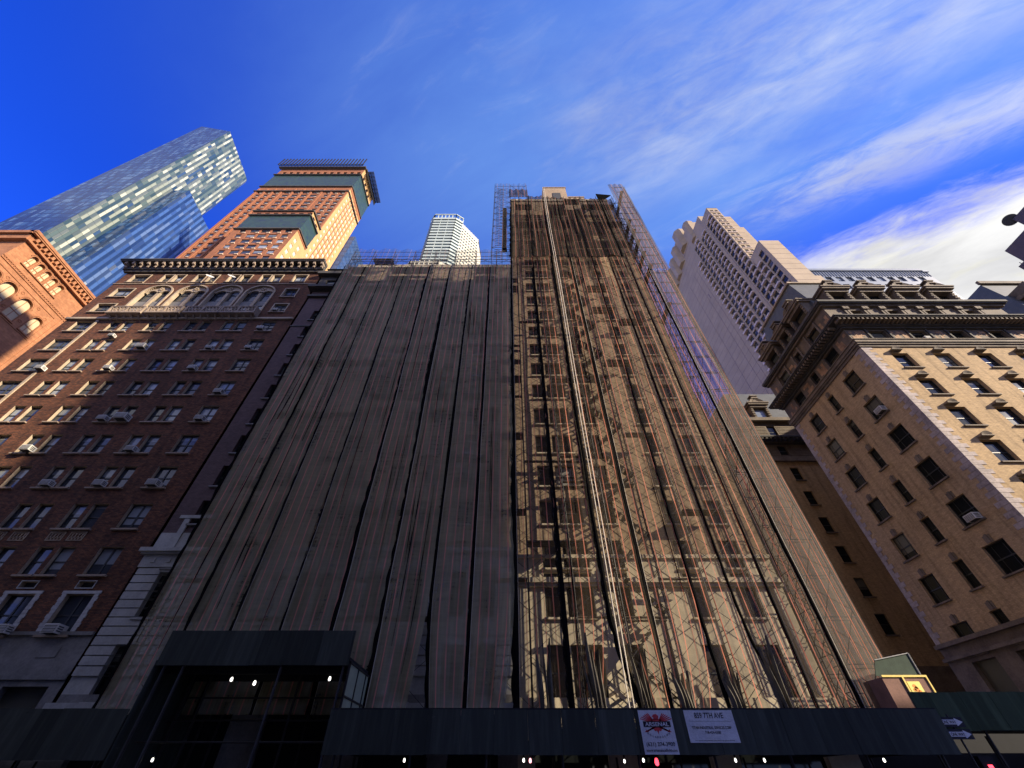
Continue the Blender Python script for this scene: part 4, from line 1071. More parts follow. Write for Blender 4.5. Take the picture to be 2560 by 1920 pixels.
# ------------------------------------------------------------------ orange brick tower with finned crown
def brick_tower():
    root = thing('brick_tower', 'slim orange brick tower with dark green bands and a finned metal crown', 'tower', (-80, 58, 0))
    X = -62.0; ya, yb_ = 58.2, 71.0; yl = 52.2; xl = -98.4
    zt, zl = 192.0, 131.6
    fm, fl, fs = front(ya), front(yl), east_of(X)
    def grid(u0, n, du, w_, z0, dz, m_, h): return [(u0 + du * i, u0 + du * i + w_, z0 + dz * j, z0 + dz * j + h) for i in range(n) for j in range(m_)]
    main_f = [q for q in grid(-96.9, 9, 3.87, 1.6, 100.6, 3.37, 20, 1.9)]
    extra = []
    for i in range(9):
        pass
    main_f = []
    for j in range(21):
        z = 99.9 + 3.37 * j
        for i, (a, b_) in enumerate(((-96.9, -95.5), (-93.7, -92.2), (-90.6, -89.1), (-86.6, -84.2), (-83.0, -80.6), (-79.4, -77.0), (-75.8, -73.4), (-70.5, -69.0), (-67.7, -66.3), (-64.9, -63.5))):
            if z + 2 > 169: continue
            main_f.append((a - .12, b_ + .12, z, z + 2.15))
    low_f = []
    for j in range(6):
        z = 100.2 + 3.26 * j
        for a, b_ in ((-79.0, -77.4), (-75.8, -73.4), (-72.6, -70.2), (-69.4, -67.0), (-65.6, -63.8)): low_f.append((a - .1, b_ + .1, z, z + 2.1))
    side_m = []; side_l = []
    for j in range(21):
        z = 99.9 + 3.37 * j
        for a, b_ in ((59.6, 60.5), (61.5, 62.7), (63.1, 64.3), (64.7, 65.9), (66.3, 67.5), (68.6, 69.5)):
            if z + 2 < 169: side_m.append((a, b_, z, z + 1.8))
    for j in range(5):
        z = 100.2 + 3.26 * j
        for a, b_ in ((53.2, 54.3), (55.6, 56.7)): side_l.append((a, b_, z, z + 1.9))
    mb = MB()
    fm.wall(mb, xl, X, 0, 170.6, main_f, .25); fm.wall(mb, xl, X, 184.2, zt, [(-96.5 + 2.9 * k, -94.9 + 2.9 * k, 186, 188.6) for k in range(12)], .3)
    fl.wall(mb, -81.0, X, 0, 118.7, low_f, .25); fl.wall(mb, -81.0, X, 128.3, zl, [(-79.8 + 2.7 * k, -78.2 + 2.7 * k, 129, 130.6) for k in range(7)], .25)
    mb.quad((-81, yl, 0), (-81, ya, 0), (-81, ya, zl), (-81, yl, zl))
    mb.quad((xl, ya, 0), (xl, yb_, 0), (xl, yb_, zt), (xl, ya, zt)); mb.quad((xl, ya, zt), (X, ya, zt), (X, yb_, zt), (xl, yb_, zt)); mb.quad((-81, yl, zl), (X, yl, zl), (X, ya, zl), (-81, ya, zl))
    mb.build('front_wall', M_CHT, root)
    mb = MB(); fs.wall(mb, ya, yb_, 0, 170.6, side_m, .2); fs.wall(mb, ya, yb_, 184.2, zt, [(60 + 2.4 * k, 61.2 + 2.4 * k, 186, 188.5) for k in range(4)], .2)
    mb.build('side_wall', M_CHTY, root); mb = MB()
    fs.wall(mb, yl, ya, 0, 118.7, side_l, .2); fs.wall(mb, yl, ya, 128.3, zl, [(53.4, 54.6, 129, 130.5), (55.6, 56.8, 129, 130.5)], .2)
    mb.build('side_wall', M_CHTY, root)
    mb = MB()                                            # red centre strip of the side and shaft edges
    for a, b_ in ((61.1, 61.4), (62.75, 63.05), (64.35, 64.65), (65.95, 66.25), (67.55, 67.85)): fs.box(mb, a, b_, 99, 168, .002, .10)
    fs.box(mb, ya, yb_, 168.4, 170.6, .002, .12); fs.box(mb, yl, ya, 117.6, 118.7, .002, .12)
    for k in range(10): u = (-97.9, -94.6, -91.4, -88.0, -83.6, -80.0, -76.4, -72.2, -68.4, -62.5)[k]; fm.box(mb, u - .35, u + .35, 95, 168.6, .002, .25)
    mb.build('red_piers', M_CHT, root)
    mg = curtain('green_tile_band', 1.05, 1.1, [(.032, .058, .05), (.038, .07, .055), (.032, .055, .055), (.025, .04, .06), (.26, .30, .26)], (.03, .058, .048), (.03, .05, .045), .06, .3, .3, 3.0, .4)
    mb = MB(); fm.q(mb, xl, X, 170.6, 184.2, d=.02); fs.q(mb, ya, yb_, 170.6, 184.2, d=.02); mb.build('green_band', mg, root); mb = MB(); fl.q(mb, -81, X, 118.7, 128.3, d=.02); fs.q(mb, yl, ya, 118.7, 128.3, d=.02)
    mb.build('green_band', mg, root)
    mb = MB()
    for z in (170.4, 184.2, 165.3): fm.box(mb, xl - .4, X + .3, z, z + .5, .0, .6); fs.box(mb, ya, yb_, z, z + .5, .0, .5); mb.build('band_moulding', M_CORN, root); mb = MB()
    for z in (118.4, 128.3, 131.4): fl.box(mb, -81.3, X + .3, z, z + .45, .0, .5); fs.box(mb, yl, ya, z, z + .45, .0, .5); mb.build('band_moulding', M_CORN, root); mb = MB()
    fl.box(mb, -81.2, X + .2, 99.4, 100.0, 0, .4); mb.build('band_moulding', M_CORN, root); mb = MB(); fm.box(mb, xl - .9, X + .5, zt - .2, zt + .5, 0, 1.2); fs.box(mb, ya, yb_, zt - .2, zt + .5, 0, .9)
    mb.build('roof_moulding', M_CORN, root)
    mb = MB(); n = 27                                     # crown of slender fins on a tilted grille
    zz0, zz1 = 192.6, 200.3
    for k in range(n):
        u = xl - 1.2 + (X - xl + .3) * k / (n - 1)
        mb.box(u - .17, u + .17, ya - 1.9, ya - 1.6, zz0, zz1)
    for z in (192.7, 194.2): mb.box(xl - 1.2, X - .8, ya - 1.5, ya - 1.3, z, z + .35)
    n = 24
    for k in range(n):
        y = ya + 1.0 + (yb_ - ya) * k / (n - 1); mb.box(X + 1.2, X + 3.6, y - .13, y + .13, 191.4, 192.0); mb.box(X + 1.1, X + 1.4, y - .13, y + .13, 188.5, 191.6)
    for x in (1.3, 2.2): mb.box(X + x, X + x + .2, ya + .8, yb_ + 1.2, 191.0, 191.3)
    mb.box(X + .5, X + 1.2, ya + 1.5, yb_, 191.0, 191.4)
    mb.build('finned_crown', M_BLACK, root)
    add_windows(root, fm, [q + ('',) for q in main_f], .2, M_GLASS, framem=M_FRAME, limit=50)
    add_windows(root, fl, [q + ('',) for q in low_f], .2, M_GLASS, limit=75)
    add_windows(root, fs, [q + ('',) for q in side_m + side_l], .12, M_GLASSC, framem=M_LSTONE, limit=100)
    mb = MB()                                            # sills with the sun's highlight put into a pale colour
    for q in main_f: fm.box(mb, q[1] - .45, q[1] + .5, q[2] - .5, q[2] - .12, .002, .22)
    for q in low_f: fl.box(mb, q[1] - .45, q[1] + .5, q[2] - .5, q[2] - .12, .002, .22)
    mb.build('sills', mat('sunlit_sill', base=(.62, .48, .32), var=.1), root)
brick_tower()

# ------------------------------------------------------------------ blue glass tower
def blue_tower():
    root = thing('blue_glass_tower', 'very tall blue glass tower with patchwork panes and rounded right edge', 'tower', (-160, 58, 0))
    X = -150.0; x1 = -171.0; y0, y1 = 57.5, 83.0
    mfr = curtain('blue_patchwork_glass', .8, 3.4, [(.004, .018, .06), (.006, .026, .09), (.010, .038, .12), (.03, .085, .19), (.08, .15, .26)], (.004, .018, .065), (.015, .04, .11), .06, .12, .25, 1.0, 1.4)
    msd = curtain('pale_yellow_glass', 1.0, 3.4, [(.03, .065, .12), (.05, .085, .12), (.09, .13, .13), (.26, .29, .24), (.42, .44, .36), (.04, .08, .16)], (.022, .05, .08), (.06, .08, .075), .10, .2, .48, 5.0, 1.9, True, .30)
    mbl = curtain('periwinkle_glass', 1.05, 3.4, [(.025, .055, .16), (.035, .08, .23), (.05, .11, .28), (.10, .16, .30), (.26, .30, .34)], (.008, .022, .075), (.03, .055, .12), .10, .15, .48, 2.0, 1.4, True, .35)
    rc = 3.4
    mb = MB()
    mb.quad((x1, y0, 0), (X, y0, 0), (X, y0, 252), (x1, y0, 262.5), uv=[(0, 0), (21, 0), (21, 252), (0, 262)])
    mb.quad((x1, y0, 0), (x1, y1, 0), (x1, y1, 240), (x1, y0, 262.5))
    mb.build('front_curtain_wall', mfr, root)
    mb = MB(); pts = [(X, y0), (X, y1 - rc)] ; u = y0; n = 6
    mb.quad((X, y0, 0), (X, y1 - rc, 0), (X, y1 - rc, 249), (X, y0, 252), uv=[(0, 0), (y1 - rc - y0, 0), (y1 - rc - y0, 249), (0, 252)])
    uu = y1 - rc - y0
    for k in range(n):
        a0, a1 = math.pi / 2 * k / n, math.pi / 2 * (k + 1) / n
        p0 = (X - rc + rc * math.cos(a0), y1 - rc + rc * math.sin(a0)); p1 = (X - rc + rc * math.cos(a1), y1 - rc + rc * math.sin(a1)); L = rc * math.pi / 2 / n
        mb.quad((*p0, 0), (*p1, 0), (*p1, 249), (*p0, 249), uv=[(uu, 0), (uu + L, 0), (uu + L, 249), (uu, 249)]); uu += L
    mb.build('side_curtain_wall', msd, root)
    mb = MB(); mb.poly([(x1, y0, 262.5), (X, y0, 252), (X, y1 - rc, 249), (X - rc, y1, 249), (x1, y1, 240)]); mb.build('roof', M_SLATE, root)
    bx0, bx, by0, by1, bz = X, -142.6, 66.4, 84.0, 190.5
    mb = MB(); mb.quad((bx0 + .01, by0, 0), (bx, by0, 0), (bx, by0, bz), (bx0 + .01, by0, bz), uv=[(0, 0), (7.4, 0), (7.4, bz), (0, bz)]); mb.build('annex_front', mfr, root)
    mb = MB(); mb.quad((bx, by0, 0), (bx, by1, 0), (bx, by1, bz - 1), (bx, by0, bz), uv=[(0, 0), (17.6, 0), (17.6, bz), (0, bz)]); mb.build('annex_side', mbl, root)
    mb = MB(); mb.box(bx0 + .02, bx - .02, by0 + .02, by1, bz - 1.2, bz - .9); mb.build('annex_roof', M_SLATE, root)
blue_tower()

def dark_tower():
    root = thing('dark_blue_tower', 'dark blue glass slab half hidden behind the orange brick tower', 'tower', (-66, 72, 0))
    m_ = curtain('navy_glass', 1.4, 3.3, [(.02, .05, .14), (.025, .065, .18), (.03, .075, .20), (.035, .085, .22), (.30, .42, .55)], (.02, .05, .13), (.018, .04, .10), .05, .1, .35, 6.0, .35)
    mb = MB(); mb.box(-75, -59.8, 71.2, 95, 0, 154.7); mb.build('curtain_wall', m_, root)
dark_tower()

# ------------------------------------------------------------------ pale tower in the centre
def pale_tower():
    root = thing('pale_banded_tower', 'distant cream and pale green banded tower with cut corners, seen between roofs', 'tower', (-30, 110, 0))
    fp = [(-46.0, 103.5), (-43.4, 100), (-30.6, 100), (-26.6, 102.6)]
    mband = mat('pale_green_stone', base=(.44, .50, .44), var=.1, vscale=.15)
    mcre = mat('cream_stone_grid', base=(.60, .57, .44), var=.08, vscale=.15)
    mg = glass('teal_glass', (.05, .085, .10), share=.2, blind=(.25, .32, .30))
    top = 246.0; ch = 3.5
    def ring(mb, pts, z0, z1, off):
        for (ax, ay), (bx, by) in zip(pts, pts[1:]):
            t = Vector((bx - ax, by - ay, 0)).normalized(); nn = Vector((t.y, -t.x, 0)) * off
            mb.quad((ax + nn.x, ay + nn.y, z0), (bx + nn.x, by + nn.y, z0), (bx + nn.x, by + nn.y, z1), (ax + nn.x, ay + nn.y, z1))
            mb.quad((ax + nn.x, ay + nn.y, z0), (bx + nn.x, by + nn.y, z0), (bx, by, z0), (ax, ay, z0))
    mb = MB(); ring(mb, fp, 0, top - 6, 0); mb.poly([(*p, top - 6) for p in fp] + [(-26.6, 125, top - 6), (-46, 125, top - 6)]); mb.build('glazing', mg, root)
    mb = MB(); z = 120.0
    while z < top - 8: ring(mb, fp, z, z + 1.7, .35); z += ch
    ring(mb, fp, top - 7.2, top - 5.2, .5); ring(mb, fp, top - .8, top, .5)
    for (ax, ay), (bx, by) in zip(fp, fp[1:]):
        L = math.hypot(bx - ax, by - ay); n = max(2, int(L / 1.9))
        for k in range(n + 1): x, y = ax + (bx - ax) * k / n, ay + (by - ay) * k / n; mb.box(x - .22, x + .22, y - .25, y + .2, top - 5.2, top - .8)
        for k in range(0, n + 1, 2): x, y = ax + (bx - ax) * k / n, ay + (by - ay) * k / n; mb.box(x - .12, x + .12, y - .3, y + .2, 120, top - 7)
    mb.build('spandrel_bands', mband, root)
    # cream gridded wing, slightly lower, turned 45 degrees
    a, b_ = Vector((-26.6, 102.6, 0)), Vector((-17.6, 112.6, 0)); U = (b_ - a).normalized(); fr = Fr(a, U, (U.y, -U.x, 0)); L = (b_ - a).length
    tw = 239.0; n = 7; m_ = 34; ops = []
    for i in range(n):
        for j in range(m_): u = .35 + i * (L - .3) / n; z = tw - 6.5 - j * ch; ops.append((u, u + (L - .3) / n * .62, z, z + 1.9))
    mb = MB(); fr.wall(mb, 0, L, 0, tw, ops, .3)
    mb.quad((b_.x, b_.y, 0), (b_.x + 1.0, b_.y + 10, 0), (b_.x + 1.0, b_.y + 10, tw - 4), (b_.x, b_.y, tw - 4)); mb.poly([(*a.xy, tw), (*b_.xy, tw), (-16.6, 123, tw), (-28, 118, tw)])
    for i in range(n + 1): u = min(L - .1, .1 + i * (L - .3) / n); mb.tube(fr.p(u, 120, .05), fr.p(u, tw + .6, .05), .14, 4)
    mb.build('gridded_wall', mcre, root)
    mb = MB(); fr.q(mb, 0, L, 118, tw - 1, d=-.29); mb.build('gridded_glazing', mg, root)
    # broader lower body
    mb = MB(); lo = [(-48.2, 97), (-46.4, 95), (-33, 95), (-30.2, 97)]; ring(mb, lo, 0, 180, 0); mb.poly([(*p, 180) for p in lo] + [(-30, 110, 180), (-48, 110, 180)]); mb.build('lower_glazing', mat('bronze_glass', base=(.10, .085, .06), var=.2, rough=.15, spec=.8), root)
    mb = MB()
    for k in range(20): ring(mb, lo, 119 + 3.1 * k, 120.3 + 3.1 * k, .25)
    for (ax, ay), (bx, by) in zip(lo, lo[1:]):
        for k in range(7): x, y = ax + (bx - ax) * k / 6, ay + (by - ay) * k / 6; mb.box(x - .2, x + .2, y - .35, y + .2, 118, 180)
    mb.build('lower_bands', mcre, root)
pale_tower()

# ------------------------------------------------------------------ pinkish stone tower on the right
M_PINK = mat('pink_granite', base=(.385, .295, .19), var=.10, vscale=.25, rough=.75)
M_JOINT = mat('dark_joint', base=(.20, .14, .13), var=.1, vscale=.5)
def pink_tower():
    root = thing('pink_stone_tower', 'pink granite tower with stepped crown and columns of bay windows', 'tower', (84, 61, 0))
    X = 82.5; fs = west_of(X); ff = front(60.2); ft = front(66.6)
    secs = [(60.2, 66.5, 128), (66.5, 72.0, 171), (72.0, 78.0, 176), (78.0, 84.0, 184), (84.0, 92.0, 190), (92, 107.5, 187)]
    cols = [(61.6, 63.7, 127), (64.1, 66.1, 124), (67.0, 69.0, 168), (69.5, 71.5, 168), (73.4, 75.5, 168), (75.9, 77.8, 168), (78.8, 80.8, 172), (81.7, 83.6, 172), (84.3, 86.4, 160)]
    ops = []
    z = 88.0
    while z < 168:
        for a, b_, t in cols:
            if z + 2.3 < t: ops.append((a, b_, z, z + 2.3))
        z += 3.12
    mb = MB()
    ztop = 88
    fs.wall(mb, 60.2, 66.5, 0, 128, ops, .45); fs.wall(mb, 66.5, 72, 0, 171, ops, .45); fs.wall(mb, 72, 78, 0, 176, ops, .45); fs.wall(mb, 78, 84, 0, 184, ops, .45); fs.wall(mb, 84, 92, 0, 190, ops, .45); fs.q(mb, 92, 107.5, 0, 187)
    ff.q(mb, X, 89.0, 0, 128.2); mb.quad((89, 60.2, 0), (89, 70, 0), (89, 70, 128.2), (89, 60.2, 128.2)); mb.quad((X, 60.2, 128.1), (89, 60.2, 128.1), (89, 70, 128.1), (X, 70, 128.1))
    ff.box(mb, 89.01, 91.2, 0, 106.5, -8, -.3)
    tw = []
    z = 130.0
    while z < 168:
        for a, b_ in ((83.3, 84.6), (85.2, 86.4)): tw.append((a, b_, z, z + 1.8))
        z += 3.12
    ft.wall(mb, X, 86.9, 128, 171, tw, .25); front(67.6).q(mb, 86.9, 90.6, 0, 165); mb.quad((86.9, 66.6, 128), (86.9, 67.6, 128), (86.9, 67.6, 171), (86.9, 66.6, 171))
    ft.box(mb, 90.6, 92.4, 0, 156, -6, -1.4)
    for (a, b_, t), (c, d_, t2) in list(zip(secs, secs[1:]))[1:]:
        mb.quad((X, c, min(t, t2)), (X + 4.3, c, min(t, t2)), (X + 4.3, c, max(t, t2)), (X, c, max(t, t2)))
        mb.quad((X, a, t), (X + 4.3, a, t), (X + 4.3, b_, t), (X, b_, t))
    # octagonal crown turrets stepping along the roof
    for yc, zt_, r in ((80.5, 187.5, 2.6), (87.5, 193.5, 3.4), (94, 190, 3.2), (99.5, 188.5, 3.0), (104.5, 187.5, 3.0)):
        n = 8; cx = X + 1.4
        lo = [(cx + r * math.cos(2 * math.pi * (k + .5) / n), yc + r * math.sin(2 * math.pi * (k + .5) / n), zt_ - 16) for k in range(n)]
        mid = [(p[0], p[1], zt_ - 2) for p in lo]; hi = [(cx + (p[0] - cx) * .7, yc + (p[1] - yc) * .7, zt_) for p in lo]
        mb.hexa(lo, mid); mb.hexa(mid, hi)
    mb.build('wall', M_PINK, root)
    # bay ledges: small prow-shaped sills, their sunlight put into a paler granite
    mb = MB()
    for q in ops:
        if q[0] in (67.0, 73.4, 84.3, 64.1, 78.8):
            u0, u1, z0 = q[0] - .1, q[1] + .3, q[3] + .05
            mb.hexa([fs.p(u0, z0, .002), fs.p(u0 + .3, z0, .55), fs.p(u1, z0, .55), fs.p(u1 + .2, z0, .002)], [fs.p(u0, z0 + .7, .002), fs.p(u0 + .3, z0 + .7, .55), fs.p(u1, z0 + .7, .55), fs.p(u1 + .2, z0 + .7, .002)])
    for q in tw: ft.box(mb, q[0] - .1, q[1] + .1, q[2] - .45, q[2] - .05, .002, .25)
    mb.build('bay_ledges', mat('sunlit_granite', base=(.58, .47, .40), var=.1, vscale=.4), root)
    mb = MB()                                             # panel joints
    for k in range(40):
        zz = 60 + 3.12 * k
        for a, b_ in ((86.2, 107),): fs.box(mb, a, b_, zz, zz + .10, .002, .02)
        if zz < 127: ff.box(mb, X, 89, zz, zz + .12, .002, .02)
        if 128 < zz < 164: front(67.6).box(mb, 86.95, 90.6, zz, zz + .1, .002, .02)
    for u in (72.0, 78.0, 84.0, 89, 92, 97.5, 66.5, 81.5): fs.box(mb, u - .06, u + .06, 40, 160 if u > 66.5 else 126, .002, .04)
    fs.box(mb, 84.3, 103, 176, 176.2, .002, .05); fs.box(mb, 90.5, 90.9, 141, 144, .002, .03)
    mb.build('panel_joints', M_JOINT, root)
    add_windows(root, fs, [q + ('s',) for q in ops], .40, M_GLASSP, framem=M_FRAME, limit=88)
    add_windows(root, ft, [q + ('m',) for q in tw], .18, M_GLASSD, framem=M_LSTONE, limit=100)
pink_tower()

def grey_block():
    root = thing('grey_blue_office_block', 'grey-blue metal-clad office block behind the dormers, under the bright cloud', 'building', (190, 110, 0))
    Y = 110; fr = front(Y); m_ = mat('grey_blue_cladding', base=(.17, .20, .24), var=.12, vscale=.2, rough=.45)
    zt = 197.5; x0, x1 = 150, 224
    ops = []; wl = []
    for j in range(9):
        for i in range(12):
            u = 156 + i * 5.4; z = zt - 11 - j * 7.2
            ops.append((u, u + 3.4, z, z + 4.4))
    mb = MB(); fr.wall(mb, x0, x1, 100, zt, ops, .8); mb.quad((x0, Y, zt), (x1, Y, zt), (x1, Y + 30, zt), (x0, Y + 30, zt)); mb.quad((x1, Y, 100), (x1, Y + 30, 100), (x1, Y + 30, zt), (x1, Y, zt))
    fr.box(mb, x0, x1 - 2.5, zt - 1.2, zt + .6, .002, .8); fr.box(mb, x1 - 2.4, x1 + .6, zt - 2.4, zt - 1.0, .002, .8)
    for k in range(50): fr.box(mb, x0 + k * 1.5, x0 + k * 1.5 + .25, zt - 6.2, zt - 1.3, .002, .3)
    mb.build('wall', m_, root)
    add_windows(root, fr, [q + ('d',) for q in ops], .6, M_GLASS, framem=M_FRAME, limit=100)
grey_block()

def purple_tower():
    root = thing('dark_stepped_tower', 'dark purple-grey stepped tower with a rooftop disc, cut off by the picture edge', 'tower', (110, 30, 0))
    m_ = mat('purple_grey_panels', base=(.085, .068, .075), var=.15, vscale=.2, rough=.6)
    fs = west_of(100)
    ops = [(34.3, 36.6, 73.3, 74.7), (28.3, 30.6, 73.3, 74.7), (34.3, 36.6, 69, 70.4)]
    mb = MB(); fs.wall(mb, 24, 38.36, 0, 77.6, ops, .3); mb.quad((100, 24, 77.6), (100, 38.36, 77.6), (130, 38.36, 77.6), (130, 24, 77.6)); mb.quad((100, 24, 0), (130, 24, 0), (130, 24, 77.6), (100, 24, 77.6)); mb.quad((100, 38.36, 0), (130, 38.36, 0), (130, 38.36, 77.6), (100, 38.36, 77.6))
    mb.box(100.02, 125, 38.37, 39.5, 0, 73.4); mb.box(100.2, 125, 26, 33.4, 77.6, 81.0)
    mb.build('wall', m_, root)
    add_windows(root, fs, [q + ('d',) for q in ops], .2, M_GLASS, framem=M_LSTONE)
    mb = MB(); n = 20; c = Vector((100.1, 33.6, 81.2)); ax = Vector((-.5, -.35, -.55)).normalized(); u = ax.orthogonal().normalized(); v = ax.cross(u)
    P_ = [[c + ax * h + (u * math.cos(2 * math.pi * k / n) + v * math.sin(2 * math.pi * k / n)) * r for k in range(n)] for r, h in ((.02, .1), (.7, .11), (1.15, .1))]
    for i in range(2):
        for k in range(n): mb.quad(P_[i][k], P_[i][(k + 1) % n], P_[i + 1][(k + 1) % n], P_[i + 1][k])
    mb.tube(c, (101, 33, 80.8), .15)
    mb.build('dish', M_GRILL, root)
purple_tower()
def street_end():  # added block that keeps open sky out of the side-street gap
    root = thing('street_end_block', 'added brown block closing off the sky behind the corner scaffold', 'building', (60, 120, 0))
    mb = MB(); mb.box(40, 98, 120, 140, 0, 92); mb.build('wall', M_ROSE, root)
    fr = front(120); add_windows(root, fr, [(44 + 5 * i, 46 + 5 * i, 6 + 4 * j, 8.4 + 4 * j) for i in range(9) for j in range(9)], -.05, M_GLASSD)
street_end()
# ------------------------------------------------------------------ scaffold in front of the centre building
def smooth_noise(seed):
    r = random.Random(seed); k = [(r.uniform(.3, 1), r.uniform(0, 6.28), r.uniform(.5, 1.6)) for _ in range(6)]
    return lambda t: sum(a * math.sin(t * f + p) for a, p, f in k) / 3

def scaffold():
    root = thing('pipe_scaffold', 'steel frame scaffold standing behind the nets across the whole front', 'scaffold', (0, 22.7, 3.6))
    cols = [15.16 - 2.34 * k for k in range(15)]
    zb = 3.62
    def ladder(x, top):
        mb = MB(); ya, yb = 22.16, 22.62
        mb.tube((x, ya, zb), (x, ya, top), .030, 5); mb.tube((x, yb, zb), (x, yb, top), .026, 5); mb.tube((x, 23.25, zb), (x, 23.25, top), .024, 4)
        z = zb + .4; k = 0
        while z < top:
            mb.tube((x, ya, z), (x, yb, z), .018, 4)
            if k % 4 == 0: mb.tube((x, yb, z), (x, 23.25, z), .022, 4)
            z += .48; k += 1
        return mb
    tops = {}
    for i, x in enumerate(cols):
        top = 45.6 if x < 0 else 62.3
        ladder(x, top).build('frame_column', M_STEEL, root)
    for i, (xb, xa) in enumerate(zip(cols, cols[1:])):
        top = 45.0 if xa < -.5 else 61.8
        mb = MB(); z = zb + .3; k = 0
        while z + 1.9 < top:
            mb.tube((xa, 22.14, z), (xb, 22.14, z + 1.9), .014, 4); mb.tube((xb, 22.18, z), (xa, 22.18, z + 1.9), .014, 4)
            if xa > -1 and k % 3 == 0:
                mb.tube((xa, 23.2, z), (xb, 23.2, z + 1.9), .016, 4); mb.tube((xb, 23.24, z), (xa, 23.24, z + 1.9), .016, 4)
            z += 1.92; k += 1
        mb.build('cross_brace', M_STEEL, root)
    # plank decks
    r = random.Random(3)
    for k in range(21):
        z = zb + 1.95 + 1.92 * k
        mb = MB()
        for xb, xa in zip(cols, cols[1:]):
            if z > 44.5 or (xa < 0 and r.random() < .5): continue
            if xa > 8.5 and r.random() < .95: continue
            if .5 < xa < 8.5 and r.random() < .80: continue
            for j in range(3):
                if r.random() < .8: mb.box(xa + .03, xb - .03, 22.3 + j * .29, 22.55 + j * .29, z, z + .05)
        if mb.v: mb.build('plank_deck', M_PLANK, root)
    mb = MB()
    for k in range(9):
        z = 46.2 + 1.92 * k
        for xb, xa in list(zip(cols, cols[1:]))[:6]:
            if r.random() < .35: mb.box(xa + .03, xb - .03, 22.3, 23.1, z, z + .05)
    mb.build('tower_deck', M_PLANK, root)
    # guard rails above the low roof
    mb = MB()
    for z in (43.6, 44.3, 45.3): mb.tube((cols[-1], 22.2, z), (0.5, 22.2, z), .026, 4); mb.tube((cols[-1], 23.2, z - .3), (.5, 23.2, z - .3), .022, 4)
    for x in cols:
        if x < 0: mb.tube((x, 22.2, 43.5), (x + 1.1, 23.2, 45.4), .018, 4); mb.tube((x, 23.2, 41.8), (x, 23.2, 45.4), .022, 4)
    mb.build('guard_rail', M_STEEL, root)
    # stair flights in the bay right of the cable
    mb = MB()
    for k in range(19):
        z = zb + 2 * k + .2; xa, xb = (5.85, 8.05) if k % 2 else (8.05, 5.85)
        for y in (22.35, 23.0):
            mb.tube((xa, y, z), (xb, y, z + 2), .035, 4); mb.tube((xa, y, z + .9), (xb, y, z + 2.9), .02, 4)
        for s_ in range(8):
            t = s_ / 8; mb.box(xa + (xb - xa) * t - .13, xa + (xb - xa) * t + .13, 22.36, 23.0, z + 2 * t + .02, z + 2 * t + .05)
    mb.build('stair_flights', M_STEEL, root)
    # scaffold tower rising at the left flank of the upper floors
    mb = MB()
    for x in (-1.85, -.6, .45, 1.7, 2.9):
        zt = 66.9
        for y in (22.15, 23.2):
            mb.tube((x, y, 44.0 if x < 1 else 60.4), (x, y, zt), .032, 5)
    for k in range(47):
        z = 44.4 + .48 * k
        for xa, xb in ((-1.5, -.62), (.0, .45)):
            if z < 60 or xa < -.6: mb.tube((xa, 22.6, z), (xb, 22.6, z), .026, 4)
    for k in range(11):
        z = 44.4 + 1.95 * k
        mb.tube((-1.85, 22.15, z), (.45, 22.15, z + 1.9), .018, 4); mb.tube((.45, 22.15, z), (-1.85, 22.15, z + 1.9), .018, 4); mb.tube((-1.85, 22.15, z), (.45, 22.15, z), .024, 4)
    for z in (62.0, 63.2, 64.8, 66.3): mb.tube((-1.85, 22.15, z), (2.9, 22.15, z), .024, 4)
    mb.tube((.45, 22.15, 62), (2.9, 22.15, 66.8), .018, 4); mb.tube((2.9, 22.15, 62), (.45, 22.15, 66.8), .018, 4)
    mb.build('flank_tower', M_STEEL, root)
    return root
scaffold()

